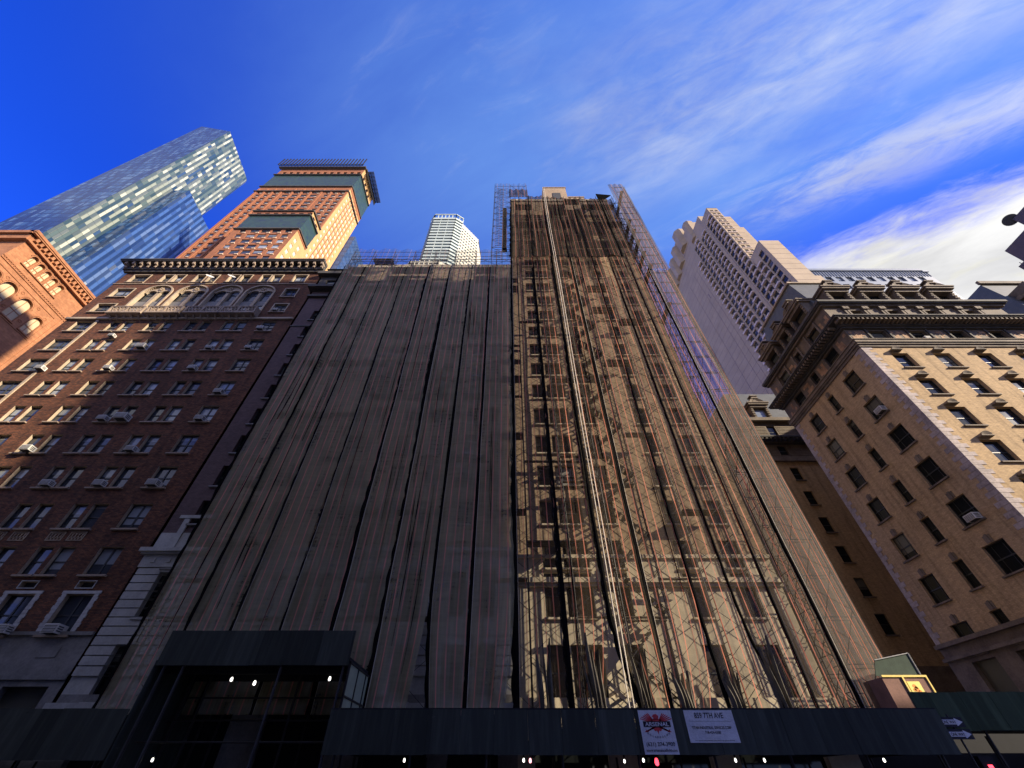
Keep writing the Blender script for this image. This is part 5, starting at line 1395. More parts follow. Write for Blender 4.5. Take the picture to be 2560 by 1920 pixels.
def side_scaffold():
    root = thing('side_scaffold', 'narrow scaffold wrapping the right-hand corner and rising past the roof', 'scaffold', (16.3, 24, 3.6))
    def xr(z): return 17.32 + max(0, z - 30) * .012
    for j, y in enumerate((22.15, 24.5, 26.9, 29.3, 31.7)):
        mb = MB(); z = 3.7; k = 0
        while z < 66:
            xa, xb = (15.45 if z < 56 else 15.9), xr(z) - .12
            if z > 62 and j > 1: break
            for x in (xa, xb): mb.tube((x, y, z), (x, y, z + 1.92), .034, 5)
            mb.tube((xa, y, z + 1.82), (xb, y, z + 1.82), .032, 4); mb.tube((xa + .3, y, z + 1.66), (xb - .3, y, z + 1.66), .022, 4)
            for x, s_ in ((xa, .3), (xb, -.3)):
                mb.tube((x + s_, y, z + .3), (x + s_, y, z + 1.66), .022, 4)
                for t in (.3, .75, 1.2): mb.tube((x, y, z + t), (x + s_, y, z + t), .018, 4)
            z += 1.95; k += 1
        mb.build('portal_frames', M_STEEL, root)
    for j, (ya, yb) in enumerate(((22.15, 24.5), (24.5, 26.9), (26.9, 29.3))):
        mb = MB(); z = 3.9
        while z < 62:
            for x in (15.45, xr(z) - .14): mb.tube((x, ya, z), (x, yb, z + 1.9), .018, 4); mb.tube((x, yb, z), (x, ya, z + 1.9), .018, 4)
            z += 1.95
        mb.build('cross_brace', M_STEEL, root)
    for z, x0, y1 in ((64.6, 16.95, 25.5), (54.2, 15.9, 24.2), (51.5, 15.9, 24.2), (48.6, 15.8, 24.2), (45.6, 15.75, 24.3), (42.4, 15.7, 24.0), (35.0, 15.65, 24.3)):
        mb = MB(); mb.box(x0, x0 + .46, 22.2, y1 + 1.0, z, z + .06); mb.build('walk_plank', M_PLANK, root)
    # braced lattice standing in the gap between wall and side net
    mb = MB()
    for y in (23.9, 25.9):
        for x in (15.25, 15.42): pass
    z = 20.0
    while z < 60:
        mb.tube((15.5, 23.6, z), (15.5, 25.6, z + 1.0), .03, 4); mb.tube((15.5, 25.6, z + 1.0), (15.5, 23.6, z + 2.0), .03, 4); z += 2
    mb.tube((15.5, 23.6, 4), (15.5, 23.6, 62), .035, 5); mb.tube((15.5, 25.6, 4), (15.5, 25.6, 62), .03, 5)
    mb.build('lattice_mast', M_STEEL, root)
    mb = MB()
    mb.tube((15.75, 24.4, 3.8), (15.55, 24.2, 24), .13, 8)
    mb.build('debris_chute', M_GRILL, root)
side_scaffold()

# ------------------------------------------------------------------ nets
def hung_net(x0, x1, z0, z1, m, label, seed, group, y=NP, hem=True, flare=0.0, fold=.05, top_dip=.25, cable=None, gather=0, pleat_shades=0):
    """one strip of netting: a wrinkled sheet hung from the top, with its folded black edge as a part"""
    r = random.Random(seed); na, nb, nc = smooth_noise(seed), smooth_noise(seed + 50), smooth_noise(seed + 90)
    nx = 18; nz = max(8, int((z1 - z0) / .55)); mb = MB(); W = x1 - x0; P_ = []
    ph = r.uniform(0, 6.28); gz = r.uniform(z0 + 8, z1 - 6)
    for j in range(nz + 1):
        t = j / nz; z = z0 + (z1 - z0) * t; row = []
        pull = 0.0; amp = fold
        if flare and z < z0 + 5.5:
            q = 1 - (z - z0) / 5.5; pull = flare * q * q; amp = fold + .22 * q
        g = math.exp(-((z - gz) / 3.0) ** 2) * .07
        top = math.exp(-((z1 - z) / 1.6) ** 2)
        for i in range(nx + 1):
            s = i / nx
            s2 = s
            if pull > 0: s2 = s * (1 - pull) 
            elif pull < 0: s2 = 1 - (1 - s) * (1 + pull)
            edge = min(s, 1 - s) * 2
            xx = x0 + W * s2 + .022 * na(z * .7 + 3 * (s > .5)) * (1 - edge) + .02 * nb(z * .5 + s * 2)
            yy = y - .10 * edge * (.6 + .4 * nc(z * .45)) + amp * nb(s * 9 + ph + .25 * math.sin(z * .6)) + (g + top * .06) * math.sin(s * 19 + ph + z * .3)
            zz = z - (top_dip * 4 * s * (1 - s) if j == nz else 0)
            row.append((xx, yy, zz, W * s + .06))
        P_.append(row)
    for j in range(nz):
        for i in range(nx):
            a, b_, c, d_ = P_[j][i], P_[j][i + 1], P_[j + 1][i + 1], P_[j + 1][i]
            mb.quad(a[:3], b_[:3], c[:3], d_[:3], uv=[(a[3] + seed * .0, a[2] + seed * 7.3), (b_[3], b_[2] + seed * 7.3), (c[3], c[2] + seed * 7.3), (d_[3], d_[2] + seed * 7.3)])
    o = mb.build('debris_net', m, None, base=((x0 + x1) / 2, y, z0))
    for p in o.data.polygons: p.use_smooth = True
    tag(o, label, 'debris net', group)
    if hem:
        hb = MB(); n = nz * 3; prev = None
        wmax = hem if not isinstance(hem, bool) else .20
        for j in range(n + 1):
            z = z0 + (z1 - z0 - .3) * j / n
            jj = min(nz, int(j / 3)); e = P_[jj][0]; f_ = P_[min(nz, jj + 1)][0]; tt = j / 3 - jj
            ex = e[0] + (f_[0] - e[0]) * tt; ey = e[1] + (f_[1] - e[1]) * tt
            sc = abs(math.sin(z * 2.3 + ph)); big = .5 + .5 * na(z * .16)
            wd = wmax * (.30 + .30 * sc + .75 * max(0, big)) 
            if z > z1 - 3: wd *= .5
            cur = ((ex - wd, ey + .05, z), (ex + .03, ey - .035, z), (ex - wd * .4, ey - .06, z))
            if prev:
                hb.quad(prev[0], prev[2], cur[2], cur[0]); hb.quad(prev[2], prev[1], cur[1], cur[2])
            prev = cur
        hb.build('folded_edge', M_HEM, o)
    if pleat_shades:  # black ribbons stand in for the shade inside pleats
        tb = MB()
        for k in range(pleat_shades):
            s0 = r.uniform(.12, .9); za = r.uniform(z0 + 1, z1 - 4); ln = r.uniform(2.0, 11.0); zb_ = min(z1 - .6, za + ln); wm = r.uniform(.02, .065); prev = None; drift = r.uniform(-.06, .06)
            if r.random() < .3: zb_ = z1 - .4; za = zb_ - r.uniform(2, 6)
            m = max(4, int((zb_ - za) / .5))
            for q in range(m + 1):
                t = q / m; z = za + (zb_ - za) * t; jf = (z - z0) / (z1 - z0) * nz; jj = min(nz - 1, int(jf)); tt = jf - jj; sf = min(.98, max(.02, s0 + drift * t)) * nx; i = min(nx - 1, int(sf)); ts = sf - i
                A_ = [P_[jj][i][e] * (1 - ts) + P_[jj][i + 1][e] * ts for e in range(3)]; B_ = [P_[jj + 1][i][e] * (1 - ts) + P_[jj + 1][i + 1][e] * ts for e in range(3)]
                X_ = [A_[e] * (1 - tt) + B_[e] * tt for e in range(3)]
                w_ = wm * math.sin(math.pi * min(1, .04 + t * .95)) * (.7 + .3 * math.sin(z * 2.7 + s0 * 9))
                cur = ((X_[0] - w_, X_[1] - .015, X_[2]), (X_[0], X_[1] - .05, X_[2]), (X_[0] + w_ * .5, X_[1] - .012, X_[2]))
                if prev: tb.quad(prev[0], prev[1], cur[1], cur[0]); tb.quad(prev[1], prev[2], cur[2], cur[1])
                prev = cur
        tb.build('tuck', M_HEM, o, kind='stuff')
    if gather:
        gb = MB()
        for k in range(gather):
            xg = x0 + W * r.uniform(.2, .8); n = r.randint(3, 4); ht = r.uniform(1.8, 3.4); lean = r.uniform(-.7, .7)
            for q in range(n):                              # broad pleats running together at the tie
                f_ = (q - (n - 1) / 2) / n; hh = ht * r.uniform(.6, 1); wd = r.uniform(.04, .13); pts = []
                for e in range(7):
                    t = e / 6; xx = xg + f_ * (.55 + .35 * t) + lean * .14 * t * t + .03 * math.sin(5 * t + q); ww = wd * (.35 + .9 * math.sin(math.pi * min(1, .12 + t * .88))); pts.append((xx, y - .12 - .10 * math.sin(3 * t + q), z0 + hh * t, ww))
                for (xa, ya, za, wa), (xb, yb, zb2, wb) in zip(pts, pts[1:]):
                    gb.quad((xa - wa, ya + .06, za), (xa, ya - .05, za), (xb, yb - .05, zb2), (xb - wb, yb + .06, zb2), mi=1)
                    gb.quad((xa, ya - .05, za), (xa + wa * .6, ya + .06, za), (xb + wb * .6, yb + .06, zb2), (xb, yb - .05, zb2), mi=1)
        gb.build('gathered_hem', [M_FOLD, M_FOLD], o)
    if cable:
        cb = MB(); prev = None
        for j in range(nz + 1):
            e = P_[j][0]; cur = (e[0] + .04, e[1] - .07, e[2])
            if prev: cb.tube(prev, cur, .009 + .006 * (cable > 1), 4)
            prev = cur
        cb.build('edge_rope', M_ROPE, o)
    return o

LB_ = [-17.75, -15.5, -13.3, -10.95, -8.45, -6.2, -3.9, -1.88, .42]
NUM = ['first', 'second', 'third', 'fourth', 'fifth', 'sixth', 'seventh', 'eighth', 'ninth']
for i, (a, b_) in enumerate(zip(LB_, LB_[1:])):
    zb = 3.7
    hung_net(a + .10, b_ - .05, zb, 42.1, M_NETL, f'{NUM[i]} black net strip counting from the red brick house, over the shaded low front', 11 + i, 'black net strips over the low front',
             hem=(.25, .24, .21, .20, .30, .38, .21, .24)[i], flare=(0, 0, 0, 0, 0, .18, -.22, .25)[i], cable=(0, 0, 1, 1, 2, 2, 1, 2)[i], fold=(.08, .10, .08, .09, .07, .10, .09, .07)[i], pleat_shades=(6, 7, 5, 6, 5, 8, 7, 5)[i], gather=0)
for i, (a, b_) in enumerate(zip(LB_[::2], LB_[2::2])):
    hung_net(a + .02, b_ - .02, 41.9, 45.85 - .1 * (i % 2), M_NETF, f'{NUM[i]} of four clear guard nets from the left along the low roof', 91 + i, 'guard nets along the low roof', hem=False, top_dip=.35, fold=.03)
RB_ = [.45, 2.83, 5.0, 7.1, 9.5, 11.4, 13.3, 15.2]
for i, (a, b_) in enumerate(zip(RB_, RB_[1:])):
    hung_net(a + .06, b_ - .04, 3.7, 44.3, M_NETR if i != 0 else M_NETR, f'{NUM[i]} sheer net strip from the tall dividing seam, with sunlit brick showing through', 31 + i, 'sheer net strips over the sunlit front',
             hem=(.34, .30, .34, .30, .18, .12, .12)[i], flare=(0, .40, -.45, .35, 0, -.3, 0)[i], cable=(1, 0, 0, 1, 0, 0, 0)[i], top_dip=.5, fold=.07, pleat_shades=(4, 7, 9, 8, 4, 3, 3)[i], gather=(1, 2, 1, 1, 1, 1, 0)[i])
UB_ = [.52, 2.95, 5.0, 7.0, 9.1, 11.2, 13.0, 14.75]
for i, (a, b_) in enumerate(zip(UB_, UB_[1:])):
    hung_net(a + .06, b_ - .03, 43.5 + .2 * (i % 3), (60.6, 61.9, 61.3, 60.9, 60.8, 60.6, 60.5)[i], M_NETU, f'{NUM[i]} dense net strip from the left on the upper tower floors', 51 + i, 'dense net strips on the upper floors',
             hem=(.30, .24, .12, .30, .14, .26, .22)[i], top_dip=.8 if i == 1 else .2, fold=.09, y=NP - .12, pleat_shades=(8, 4, 7, 4, 4, 6, 3)[i])
hung_net(15.28, 17.32, 3.7, 41.0, M_NETS, 'rust-tinted sheer net closing the lower end of the corner scaffold', 71, 'corner scaffold nets', hem=.12, cable=1, fold=.03)
hung_net(15.35, 17.62, 41.1, 66.7, M_NETS, 'rust-tinted sheer net closing the upper end of the corner scaffold', 72, 'corner scaffold nets', hem=False, fold=.03, top_dip=.1)
hung_net(-1.9, .42, 45.9, 67.1, M_NETF, 'see-through net on the scaffold beside the upper tower, sky behind it', 73, 'flank scaffold nets', hem=False, fold=.03)
hung_net(.5, 2.92, 62.2, 67.0, M_NETF, 'short see-through net topping the scaffold above the tower roof', 74, 'flank scaffold nets', hem=False, fold=.03)
# nets along the side street; rear ones added to cut bounced light
for i, (ya, yb) in enumerate(((22.1, 25.0), (25.0, 28.0), (28.0, 31.8), (31.8, 37.0), (37.0, 43.2))):
    mb = MB(); nz = 60
    for k in range(nz):
        z0, z1 = 3.7 + 62.6 * k / nz, 3.7 + 62.6 * (k + 1) / nz
        for q in range(4):
            y0, y1 = ya + (yb - ya) * q / 4, ya + (yb - ya) * (q + 1) / 4
            f_ = lambda y, z: (17.38 + max(0, z - 30) * .012 + .05 * math.sin(y * 5 + z), y, z)
            mb.quad(f_(y0, z0), f_(y1, z0), f_(y1, z1), f_(y0, z1), uv=[(y0, z0), (y1, z0), (y1, z1), (y0, z1)])
    o = mb.build('debris_net', M_NETS, None, base=(17.4, (ya + yb) / 2, 3.7)); tag(o, f'{NUM[i]} side-street net from the corner, seen from inside the corner bay', 'debris net', 'side-street nets')
# loose pieces
def slab_net(x0, x1, y0, y1, z0, z1, label):
    mb = MB(); n = 8
    for k in range(n):
        a, b_ = z0 + (z1 - z0) * k / n, z0 + (z1 - z0) * (k + 1) / n
        w_ = lambda z: .06 * math.sin(z * 2.1)
        mb.hexa([(x0 + w_(a), y0, a), (x1 + w_(a), y0, a), (x1 + w_(a), y1, a), (x0 + w_(a), y1, a)], [(x0 + w_(b_), y0, b_), (x1 + w_(b_), y0, b_), (x1 + w_(b_), y1, b_), (x0 + w_(b_), y1, b_)])
    o = mb.build('rolled_net', M_PLANK if False else M_HEM, None, base=((x0 + x1) / 2, y0, z0)); tag(o, label, 'rolled net', 'loose pieces of net')
slab_net(-.58, -.05, 22.4, 22.6, 46.1, 58.7, 'long dark rolled net hanging in the see-through scaffold beside the tower')
o = hung_net(.24, 3.0, 61.4, 64.3, M_NETU, 'dark net square stretched across the top of the flank scaffold', 75, 'loose pieces of net', y=21.95, hem=False, top_dip=0)
mb = MB()
mb.poly([(12.95, 22.05, 63.0), (15.25, 22.2, 62.9), (13.6, 21.95, 60.4), (13.0, 22.0, 60.5)]); mb.poly([(12.95, 22.12, 63.0), (15.25, 22.28, 62.9), (13.6, 22.05, 60.4), (13.0, 22.08, 60.5)])
o = mb.build('loose_net', M_HEM, None, base=(13.8, 22, 61)); tag(o, 'crumpled black net corner flapping beside the finned scaffold top', 'loose net', 'loose pieces of net')

# suspended cables in front of the nets
for x, lab in ((5.16, 'left of the two pale rigging cables hanging down the tower front'), (5.36, 'right of the two pale rigging cables hanging down the tower front')):
    mb = MB(); prev = None
    for k in range(31):
        z = 3.7 + 61.0 * k / 30; cur = (x + .03 * math.sin(z * .21) + .0015 * (z - 4), 21.72, z)
        if prev: mb.tube(prev, cur, .027, 6)
        prev = cur
    mb.tube(prev, (x + .2, 25.0, 65.2), .027, 6)
    o = mb.build('rigging_cable', M_ROPE, None, base=(x, 21.72, 3.7)); tag(o, lab, 'cable', 'rigging cables')

# ------------------------------------------------------------------ sidewalk sheds
def sheeted(mb, a, b_, y, z0, z1, seed):
    """plywood sheets on edge, slightly out of line, with bolt heads and a batten"""
    r = random.Random(seed); n = max(1, round((b_ - a) / 1.22)); wd = (b_ - a) / n
    for k in range(n):
        e = r.uniform(0, .012); u0, u1 = a + wd * k + .004, a + wd * (k + 1) - .004; dz = r.uniform(-.012, .012)
        mb.box(u0, u1, y - e, y + .03 - e, z0 + dz, z1 + dz)
        for uu in (u0 + .06, u1 - .06):
            for zz in (z0 + .12, (z0 + z1) / 2, z1 - .12): mb.box(uu - .012, uu + .012, y - e - .008, y - e + .001, zz - .012, zz + .012)

def main_shed():
    root = thing('sidewalk_shed', 'long navy plywood sidewalk shed below the nets, carrying two white signs', 'sidewalk shed', (4.6, 19, 0))
    x0, x1 = -6.5, 15.83
    edges = [x0, -4.1, -1.7, .75, 3.2, 4.65, 6.35, 8.8, 11.2, 13.6, x1]
    for a, b_ in zip(edges, edges[1:]):
        mb = MB(); sheeted(mb, a, b_, 19.01, 2.34, 3.575, int(a * 10)); mb.build('fascia_panel', M_NAVY, root)
    mb = MB(); mb.box(x0, x1, 19.04, 23.5, 2.62, 2.72); mb.box(x0, x1, 19.04, 19.2, 2.36, 2.62)
    for k in range(10): x = x0 + .4 + k * 2.4; mb.box(x - .05, x + .05, 19.2, 23.5, 2.42, 2.62)
    mb.build('deck', M_BLACK, root)
    for k in range(9):
        x = x0 + .4 + k * 2.68
        mb = MB()
        for y in (19.3, 23.2): mb.tube((x, y, .15), (x, y, 2.42), .045, 8); mb.box(x - .12, x + .12, y - .12, y + .12, .15, .19)
        mb.build('post_pair', M_STEEL, root)
    mb = MB(); mb.box(x0, x1, 19.03, 19.08, 3.56, 3.62); mb.box(x1 - .03, x1, 19.04, 23.4, 2.75, 3.58); mb.build('parapet_cap', M_BLACK, root)
main_shed()

def hood():
    root = thing('raised_entrance_shed', 'raised navy plywood entrance hood with lamps underneath, left of the long shed', 'sidewalk shed', (-10, 19, 0))
    x0, x1 = -13.85, -6.25
    for a, b_ in ((x0, -10.2), (-10.2, x1)):
        mb = MB(); sheeted(mb, a, b_, 19.01, 4.93, 6.13, int(a * 10)); mb.build('fascia_panel', M_NAVY, root)
    mb = MB(); mb.box(x0, x1, 19.05, 23.4, 5.1, 5.2); mb.box(x0, x1, 19.6, 19.75, 4.75, 5.1); mb.box(x0, x1, 21.5, 21.62, 4.8, 5.1); mb.build('deck', M_BLACK, root)
    mb = MB(); mb.box(x0 - .04, x0, 19.0, 23.2, .15, 5.1); mb.build('left_side_panel', M_NAVY, root)
    for y in (19.1, 21.2, 23.2):
        for x in (x0 + .35, x0 + 1.1, -8.9, x1 - .2): mb = MB(); mb.tube((x, y, .15), (x, y, 5.1), .05, 8); mb.build('post', M_STEEL, root)
    for z, y in ((4.2, 21.4), (3.4, 20.6), (2.7, 19.6)): mb = MB(); mb.tube((x0 + .3, y, z), (x1, y, z), .03, 6); mb.build('rail', M_STEEL, root)
    ps = mat('frosted_green_panel', base=(.30, .34, .24), var=.15, vscale=.8, rough=.35)
    for a, b_ in ((19.1, 20.25), (20.3, 21.45), (21.5, 22.6)):
        mb = MB(); mb.box(x1 + .02, x1 + .05, a, b_, 2.8, 5.0); mb.build('frosted_panel', ps, root)
    mb = MB()
    for y in (19.02, 20.25, 21.45, 22.6): mb.box(x1 + .015, x1 + .09, y, y + .06, 2.8, 5.08)
    for z in (5.0, 3.95): mb.box(x1 + .014, x1 + .088, 19.02, 22.66, z, z + .06)
    mb.build('panel_frame', M_STEEL, root)
hood()

def left_shed():
    root = thing('sidewalk_shed', 'dark navy sidewalk shed along the red brick house at the lower left', 'sidewalk shed', (-22, 19, 0))
    for k in range(6):
        a = -13.95 - 2.44 * (k + 1)
        mb = MB(); sheeted(mb, a, a + 2.44, 19.01, 2.2, 3.6, k); mb.build('fascia_panel', M_NAVY, root)
    mb = MB(); mb.box(-28.6, -13.95, 19.04, 23.4, 2.5, 2.62); mb.box(-28.6, -13.95, 19.04, 19.2, 2.25, 2.5); mb.build('deck', M_BLACK, root)
    for k in range(6):
        x = -14.4 - k * 2.7
        mb = MB()
        for y in (19.3, 23.2): mb.tube((x, y, .15), (x, y, 2.3), .045, 8); mb.box(x - .1, x + .1, y - .1, y + .1, .15, .19)
        mb.build('post_pair', M_STEEL, root)
left_shed()

def green_shed():
    root = thing('sidewalk_shed', 'worn olive green sidewalk shed at the lower right, beyond the long navy one', 'sidewalk shed', (20, 20, 0))
    edges = [15.95, 16.72, 19.1, 21.5, 23.9, 26.3, 28.7]
    for a, b_ in zip(edges, edges[1:]):
        mb = MB(); sheeted(mb, a, b_, 20.01, 3.05, 4.22, int(a * 10)); mb.build('fascia_panel', M_GREEN, root)
    mb = MB(); mb.box(15.95, 28.7, 20.04, 23.5, 3.2, 3.3); mb.box(15.95, 28.7, 20.04, 20.2, 3.06, 3.2); mb.build('deck', M_BLACK, root)
    mb = MB(); mb.box(15.3, 31.5, 24.2, 24.26, 0, 4.1); mb.build('shade_backing', M_BLACK, root)  # dark sheet added so the space under the shed stays dark
    for k in range(5):
        mb = MB()
        for y in (20.3, 23.2): mb.tube((18.3 + 2.5 * k, y, .0), (18.3 + 2.5 * k, y, 3.1), .045, 8); mb.box(18.2 + 2.5 * k, 18.4 + 2.5 * k, y - .1, y + .1, 0, .04)
        mb.build('post_pair', M_STEEL, root)
green_shed()

def yellow_box():
    root = thing('plywood_booth', 'brown plywood booth with yellow frame and yellow notice on the green shed', 'booth', (17.2, 21, 4.23))
    mb = MB(); mb.box(16.0, 17.86, 21.02, 22.3, 3.31, 4.86); mb.build('booth_wall', mat('brown_plywood', base=(.22, .12, .085), var=.2, vscale=2), root)
    mb = MB(); mb.box(16.0, 17.92, 20.97, 21.018, 4.86, 4.93); mb.box(17.86, 17.92, 20.97, 21.018, 3.31, 4.86); mb.box(16.82, 16.89, 20.96, 21.018, 3.31, 4.86); mb.build('yellow_frame', M_YEL, root)
    mb = MB(); mb.box(16.95, 17.47, 20.99, 21.01, 4.0, 4.71); nt = mb.build('notice', mat('yellow_notice', base=(.85, .75, .22), var=.05, vscale=3), root)
    mb = MB()
    for x, z, r_ in ((17.16, 4.55, .07), (17.2, 4.44, .09), (17.1, 4.42, .06), (17.29, 4.36, .06), (17.22, 4.5, .05)):
        pts = [(x + r_ * math.cos(k * .7 + x) * (1 + .3 * (k % 2)), 20.986, z + r_ * math.sin(k * .7 + x)) for k in range(9)]; mb.poly(pts)
    mb.build('orange_print', mat('orange_print', base=(.80, .32, .08), var=.1), nt)
yellow_box()
def green_screen():
    root = thing('mesh_screen', 'dark green mesh screen with a pale pipe edge above the plywood booth', 'screen', (17, 21.3, 4.9))
    mb = MB(); mb.hexa([(16.0, 21.3, 4.95), (17.95, 21.3, 4.95), (17.95, 21.34, 4.95), (16, 21.34, 4.95)], [(16.3, 21.3, 5.5), (17.93, 21.3, 5.76), (17.93, 21.34, 5.76), (16.3, 21.34, 5.5)]); mb.build('mesh_panel', mat('green_mesh', base=(.035, .055, .035), var=.25, vscale=3), root)
    mb = MB(); mb.tube((17.95, 21.28, 4.3), (17.95, 21.28, 5.78), .035, 6, cap=True); mb.tube((16.3, 21.28, 5.52), (17.95, 21.28, 5.78), .022, 6); mb.build('pipe_edge', mat('dull_grey_pipe', base=(.30, .30, .27), var=.15), root)
green_screen()

# lamps below the sheds
M_BULB = emit('lit_bulb', (1.0, .97, .88), 1.8); M_RED = emit('lit_red', (1.0, .05, .08), 2.2)
def bulb(x, y, z, label, m=None, r=.042):
    root = thing('shed_lamp', label, 'lamp', (x, y, z), 'lamps under the sheds')
    mb = MB(); n = 8; rg = [(.25 * r, -1.5 * r), (.8 * r, -1.2 * r), (r, -.4 * r), (.85 * r, .5 * r), (.45 * r, 1.3 * r)]
    ln = [[(x + q * math.cos(6.2832 * k / n), y + q * math.sin(6.2832 * k / n), z + h) for k in range(n)] for q, h in rg]
    for i in range(4):
        for k in range(n): mb.quad(ln[i][k], ln[i][(k + 1) % n], ln[i + 1][(k + 1) % n], ln[i + 1][k])
    mb.poly(list(reversed(ln[0]))); mb.build('bulb', m or M_BULB, root)
    mb = MB(); mb.tube((x, y, z + 1.2 * r), (x, y, z + .2), .03, 6, cap=True); mb.build('socket', M_BLACK, root)
for x, lab in ((-3.74, 'lamp under the long shed, nearest the entrance hood'), (.6, 'white lamp beside the pinkish one under the long shed'), (4.95, 'lamp under the eagle sign, left of the red light'),
               (8.3, 'left lamp of the pair below the street-number sign'), (9.35, 'right lamp of the pair below the street-number sign'), (13.7, 'last lamp near the right end of the long shed')):
    bulb(x, 20.0, 2.24, lab)
bulb(4.3, 20.2, 2.22, 'smaller dim lamp left of the lamp under the eagle sign', r=.04)
bulb(.85, 20.3, 2.24, 'pinkish lamp beside a white one under the long shed', emit('lit_pink', (1, .35, .4), 2.0), r=.05)
bulb(5.45, 20.1, 2.2, 'red warning light below the eagle sign', M_RED, r=.075)
bulb(-11.4, 20.4, 4.70, 'leftmost lamp under the raised entrance hood', r=.055); bulb(-10.55, 20.7, 4.62, 'lower middle lamp under the raised entrance hood', r=.06); bulb(-7.35, 20.4, 4.72, 'rightmost lamp under the raised entrance hood', r=.055)
bulb(-12.9, 20.0, 2.25, 'lone low lamp inside the left end of the entrance hood')

# ------------------------------------------------------------------ lettering
FONT_CACHE = {}
def text(body, xc, zc, width, height, y, m, parent, name, bold=0.0):
    cu = bpy.data.curves.new('txt', 'FONT'); cu.body = body; cu.align_x = 'CENTER'; cu.size = 1.0; cu.extrude = .002; cu.offset = bold
    to = bpy.data.objects.new('txt', cu); C.objects.link(to)
    dg = bpy.context.evaluated_depsgraph_get(); me = bpy.data.meshes.new_from_object(to.evaluated_get(dg))
    bpy.data.objects.remove(to); bpy.data.curves.remove(cu)
    xs = [v.co.x for v in me.vertices]; ys = [v.co.y for v in me.vertices]
    sx = width / (max(xs) - min(xs)); sy = height / (max(ys) - min(ys)); cx, cy = (max(xs) + min(xs)) / 2, (max(ys) + min(ys)) / 2
    w0 = wloc(parent)
    for v in me.vertices: v.co = Vector((xc + (v.co.x - cx) * sx - w0[0], y - v.co.z - w0[1], zc + (v.co.y - cy) * sy - w0[2]))
    me.materials.clear(); me.materials.append(m)
    o = bpy.data.objects.new(name, me); C.objects.link(o); o.parent = parent; return o

def eagle_sign():
    x0, x1, z0, z1, y = 4.80, 6.0, 2.345, 3.55, 18.985
    root = thing('vinyl_sign', 'white vinyl sign with a red eagle emblem above a phone number', 'sign', ((x0 + x1) / 2, y, z0), 'signs on the long shed')
    mb = MB(); mb.box(x0, x1, y, y + .01, z0, z1); mb.build('sheet', M_SIGNW, root)
    cx = 5.41; e = MB(); yy = y - .004
    for s in (-1, 1):
        for k in range(6):                                  # spread wing feathers
            a = R(20 + k * 8); L = .50 - .035 * k; bx, bz = cx + s * .12, 3.20 + .016 * k
            t = (bx + s * L * math.cos(a), bz + L * math.sin(a) * .62); wv = .020
            e.poly([(bx, yy, bz - wv), (t[0], yy, t[1] - .006), (t[0] - s * .03, yy, t[1] + .012), (bx, yy, bz + wv)])
        e.poly([(cx, yy, 3.16), (cx + s * .20, yy, 3.19), (cx + s * .16, yy, 3.30), (cx, yy, 3.30)])
        for k in range(3): e.poly([(cx + s * .06, yy, 3.06), (cx + s * (.30 + .08 * k), yy, 2.97 - .02 * k), (cx + s * (.34 + .07 * k), yy, 3.0 - .025 * k), (cx + s * .08, yy, 3.10)])
        e.poly([(cx + s * .32, yy, 2.95), (cx + s * .44, yy, 3.02), (cx + s * .42, yy, 2.93)])
    e.poly([(cx - .08, yy, 3.28), (cx + .07, yy, 3.28), (cx + .12, yy, 3.38), (cx + .04, yy, 3.44), (cx - .06, yy, 3.43), (cx - .14, yy, 3.36), (cx - .09, yy, 3.355)])
    e.poly([(cx - .22, yy, 3.08), (cx - .10, yy, 2.96), (cx - .04, yy, 2.98), (cx, yy, 2.87), (cx + .04, yy, 2.98), (cx + .10, yy, 2.96), (cx + .22, yy, 3.08)])
    e.build('eagle_emblem', M_SIGNR, root)
    mb = MB(); mb.box(cx - .49, cx + .49, y - .010, y - .005, 3.075, 3.235); bn = mb.build('name_banner', M_SIGNK, root)
    text('ARSENAL', cx, 3.155, .86, .115, y - .012, M_SIGNW, bn, 'lettering', .02)
    for k, ch in enumerate('\u2605SCAFFOLD\u2605'):
        t = (k - 4.5) / 4.5; 
        text('*' if ch == '\u2605' else ch, cx + t * .38, 2.80 + .10 * t * t, .045, .055, y - .004, M_SIGNK, root, 'lettering')
    text('(631) 274-3900', cx + .0, 2.60, 1.0, .14, y - .004, M_SIGNK, root, 'lettering', .010)
    text('www.arsenalscaffold.com', cx + .0, 2.455, 1.08, .075, y - .004, M_SIGNK, root, 'lettering', .01)
eagle_sign()
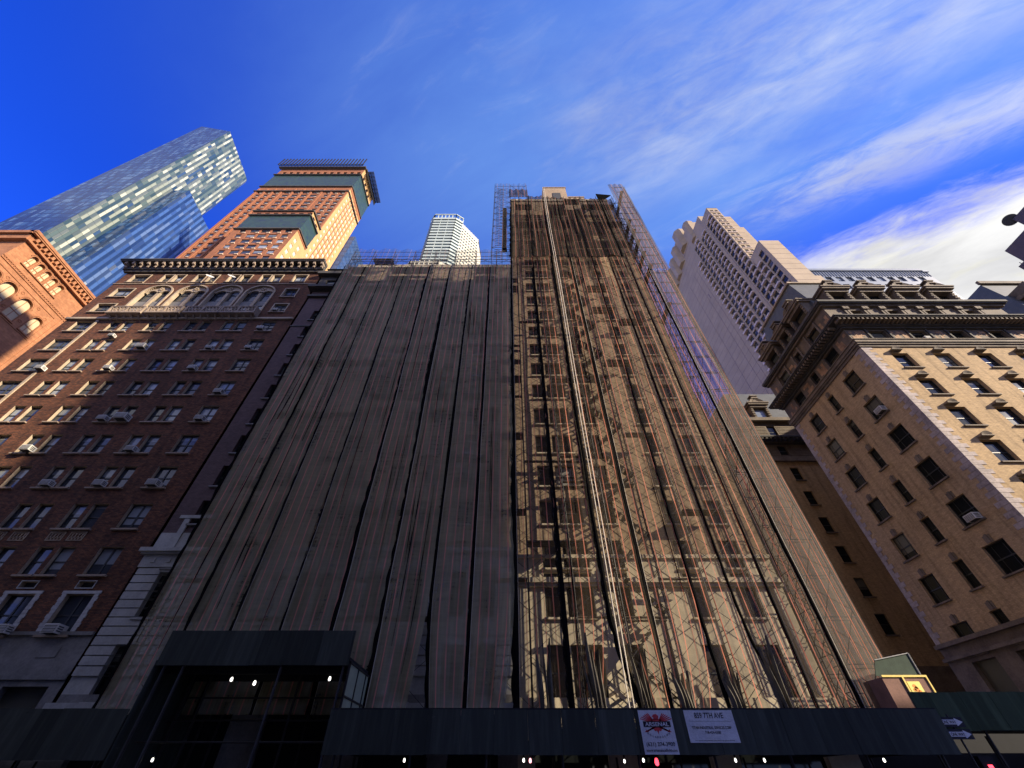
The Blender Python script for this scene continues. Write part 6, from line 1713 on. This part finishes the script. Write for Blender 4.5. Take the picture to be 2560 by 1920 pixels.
def number_sign():
    x0, x1, z0, z1, y = 6.48, 8.25, 2.65, 3.55, 18.985
    root = thing('vinyl_sign', 'plain white vinyl sign lettered with a street number, right of the eagle sign', 'sign', ((x0 + x1) / 2, y, z0), 'signs on the long shed')
    mb = MB(); mb.box(x0, x1, y, y + .01, z0, z1); mb.build('sheet', M_SIGNW, root)
    cx = (x0 + x1) / 2
    text('859 7TH AVE', cx, 3.40, 1.05, .16, y - .004, M_SIGNK, root, 'lettering', .012)
    mb = MB(); mb.box(x0 + .12, x1 - .12, y - .004, y - .002, 3.235, 3.242); mb.build('rule_line', M_GRILL, root)
    text('TITAN INDUSTRIAL SERVICES CORP', cx, 3.06, 1.42, .08, y - .004, M_SIGNK, root, 'lettering', .008)
    text('718-424-0300', cx, 2.93, .56, .075, y - .004, M_SIGNK, root, 'lettering', .008)
    text('For more information, visit www.nyc.gov/buildings', cx, 2.71, 1.40, .035, y - .004, M_GRILL, root, 'lettering')
number_sign()

def one_way(x0, z0, y, label):
    root = thing('one_way_sign', label, 'street sign', (x0 + .45, y, z0), 'one way signs')
    mb = MB(); mb.box(x0, x0 + .90, y, y + .012, z0, z0 + .29); mb.build('plate', M_SIGNK, root)
    mb = MB(); yy = y - .003
    mb.box(x0 + .03, x0 + .60, yy, y - .001, z0 + .075, z0 + .215); mb.poly([(x0 + .60, yy, z0 + .025), (x0 + .87, yy, z0 + .145), (x0 + .60, yy, z0 + .265)]); ar = mb.build('arrow', M_SIGNW, root)
    text('ONE WAY', x0 + .36, z0 + .145, .52, .10, yy - .003, M_SIGNK, ar, 'lettering', .015)
one_way(16.36, 3.14, 19.80, 'upper of two black one way signs with a white right arrow')
one_way(16.42, 2.79, 19.80, 'lower of two black one way signs with a white right arrow')
mb = MB(); mb.tube((16.83, 19.86, 0), (16.83, 19.86, 3.52), .034, 8, cap=True); mb.box(16.77, 16.89, 19.8, 19.92, -.003, .05); mb.box(16.79, 16.87, 19.815, 19.90, 2.9, 2.94); mb.box(16.79, 16.87, 19.815, 19.90, 3.26, 3.30)
o = mb.build('sign_post', M_STEEL, None, base=(16.83, 19.86, 0)); tag(o, 'steel post carrying the two one way signs', 'post')
def signal():
    root = thing('traffic_signal', 'dark traffic signal box with a red light glowing at the lower right corner', 'traffic light', (17.6, 20.2, 1.9))
    mb = MB(); mb.box(17.35, 17.85, 20.2, 20.5, 1.5, 2.35); mb.tube((17.6, 20.4, 0), (17.6, 20.4, 1.5), .06, 8); mb.build('housing', M_BLACK, root)
    mb = MB(); mb.box(17.53, 17.68, 20.17, 20.2, 1.86, 2.12); mb.build('red_light', M_RED, root)
signal()

for o in bpy.data.objects:
    if 'nwin' in o: del o['nwin']
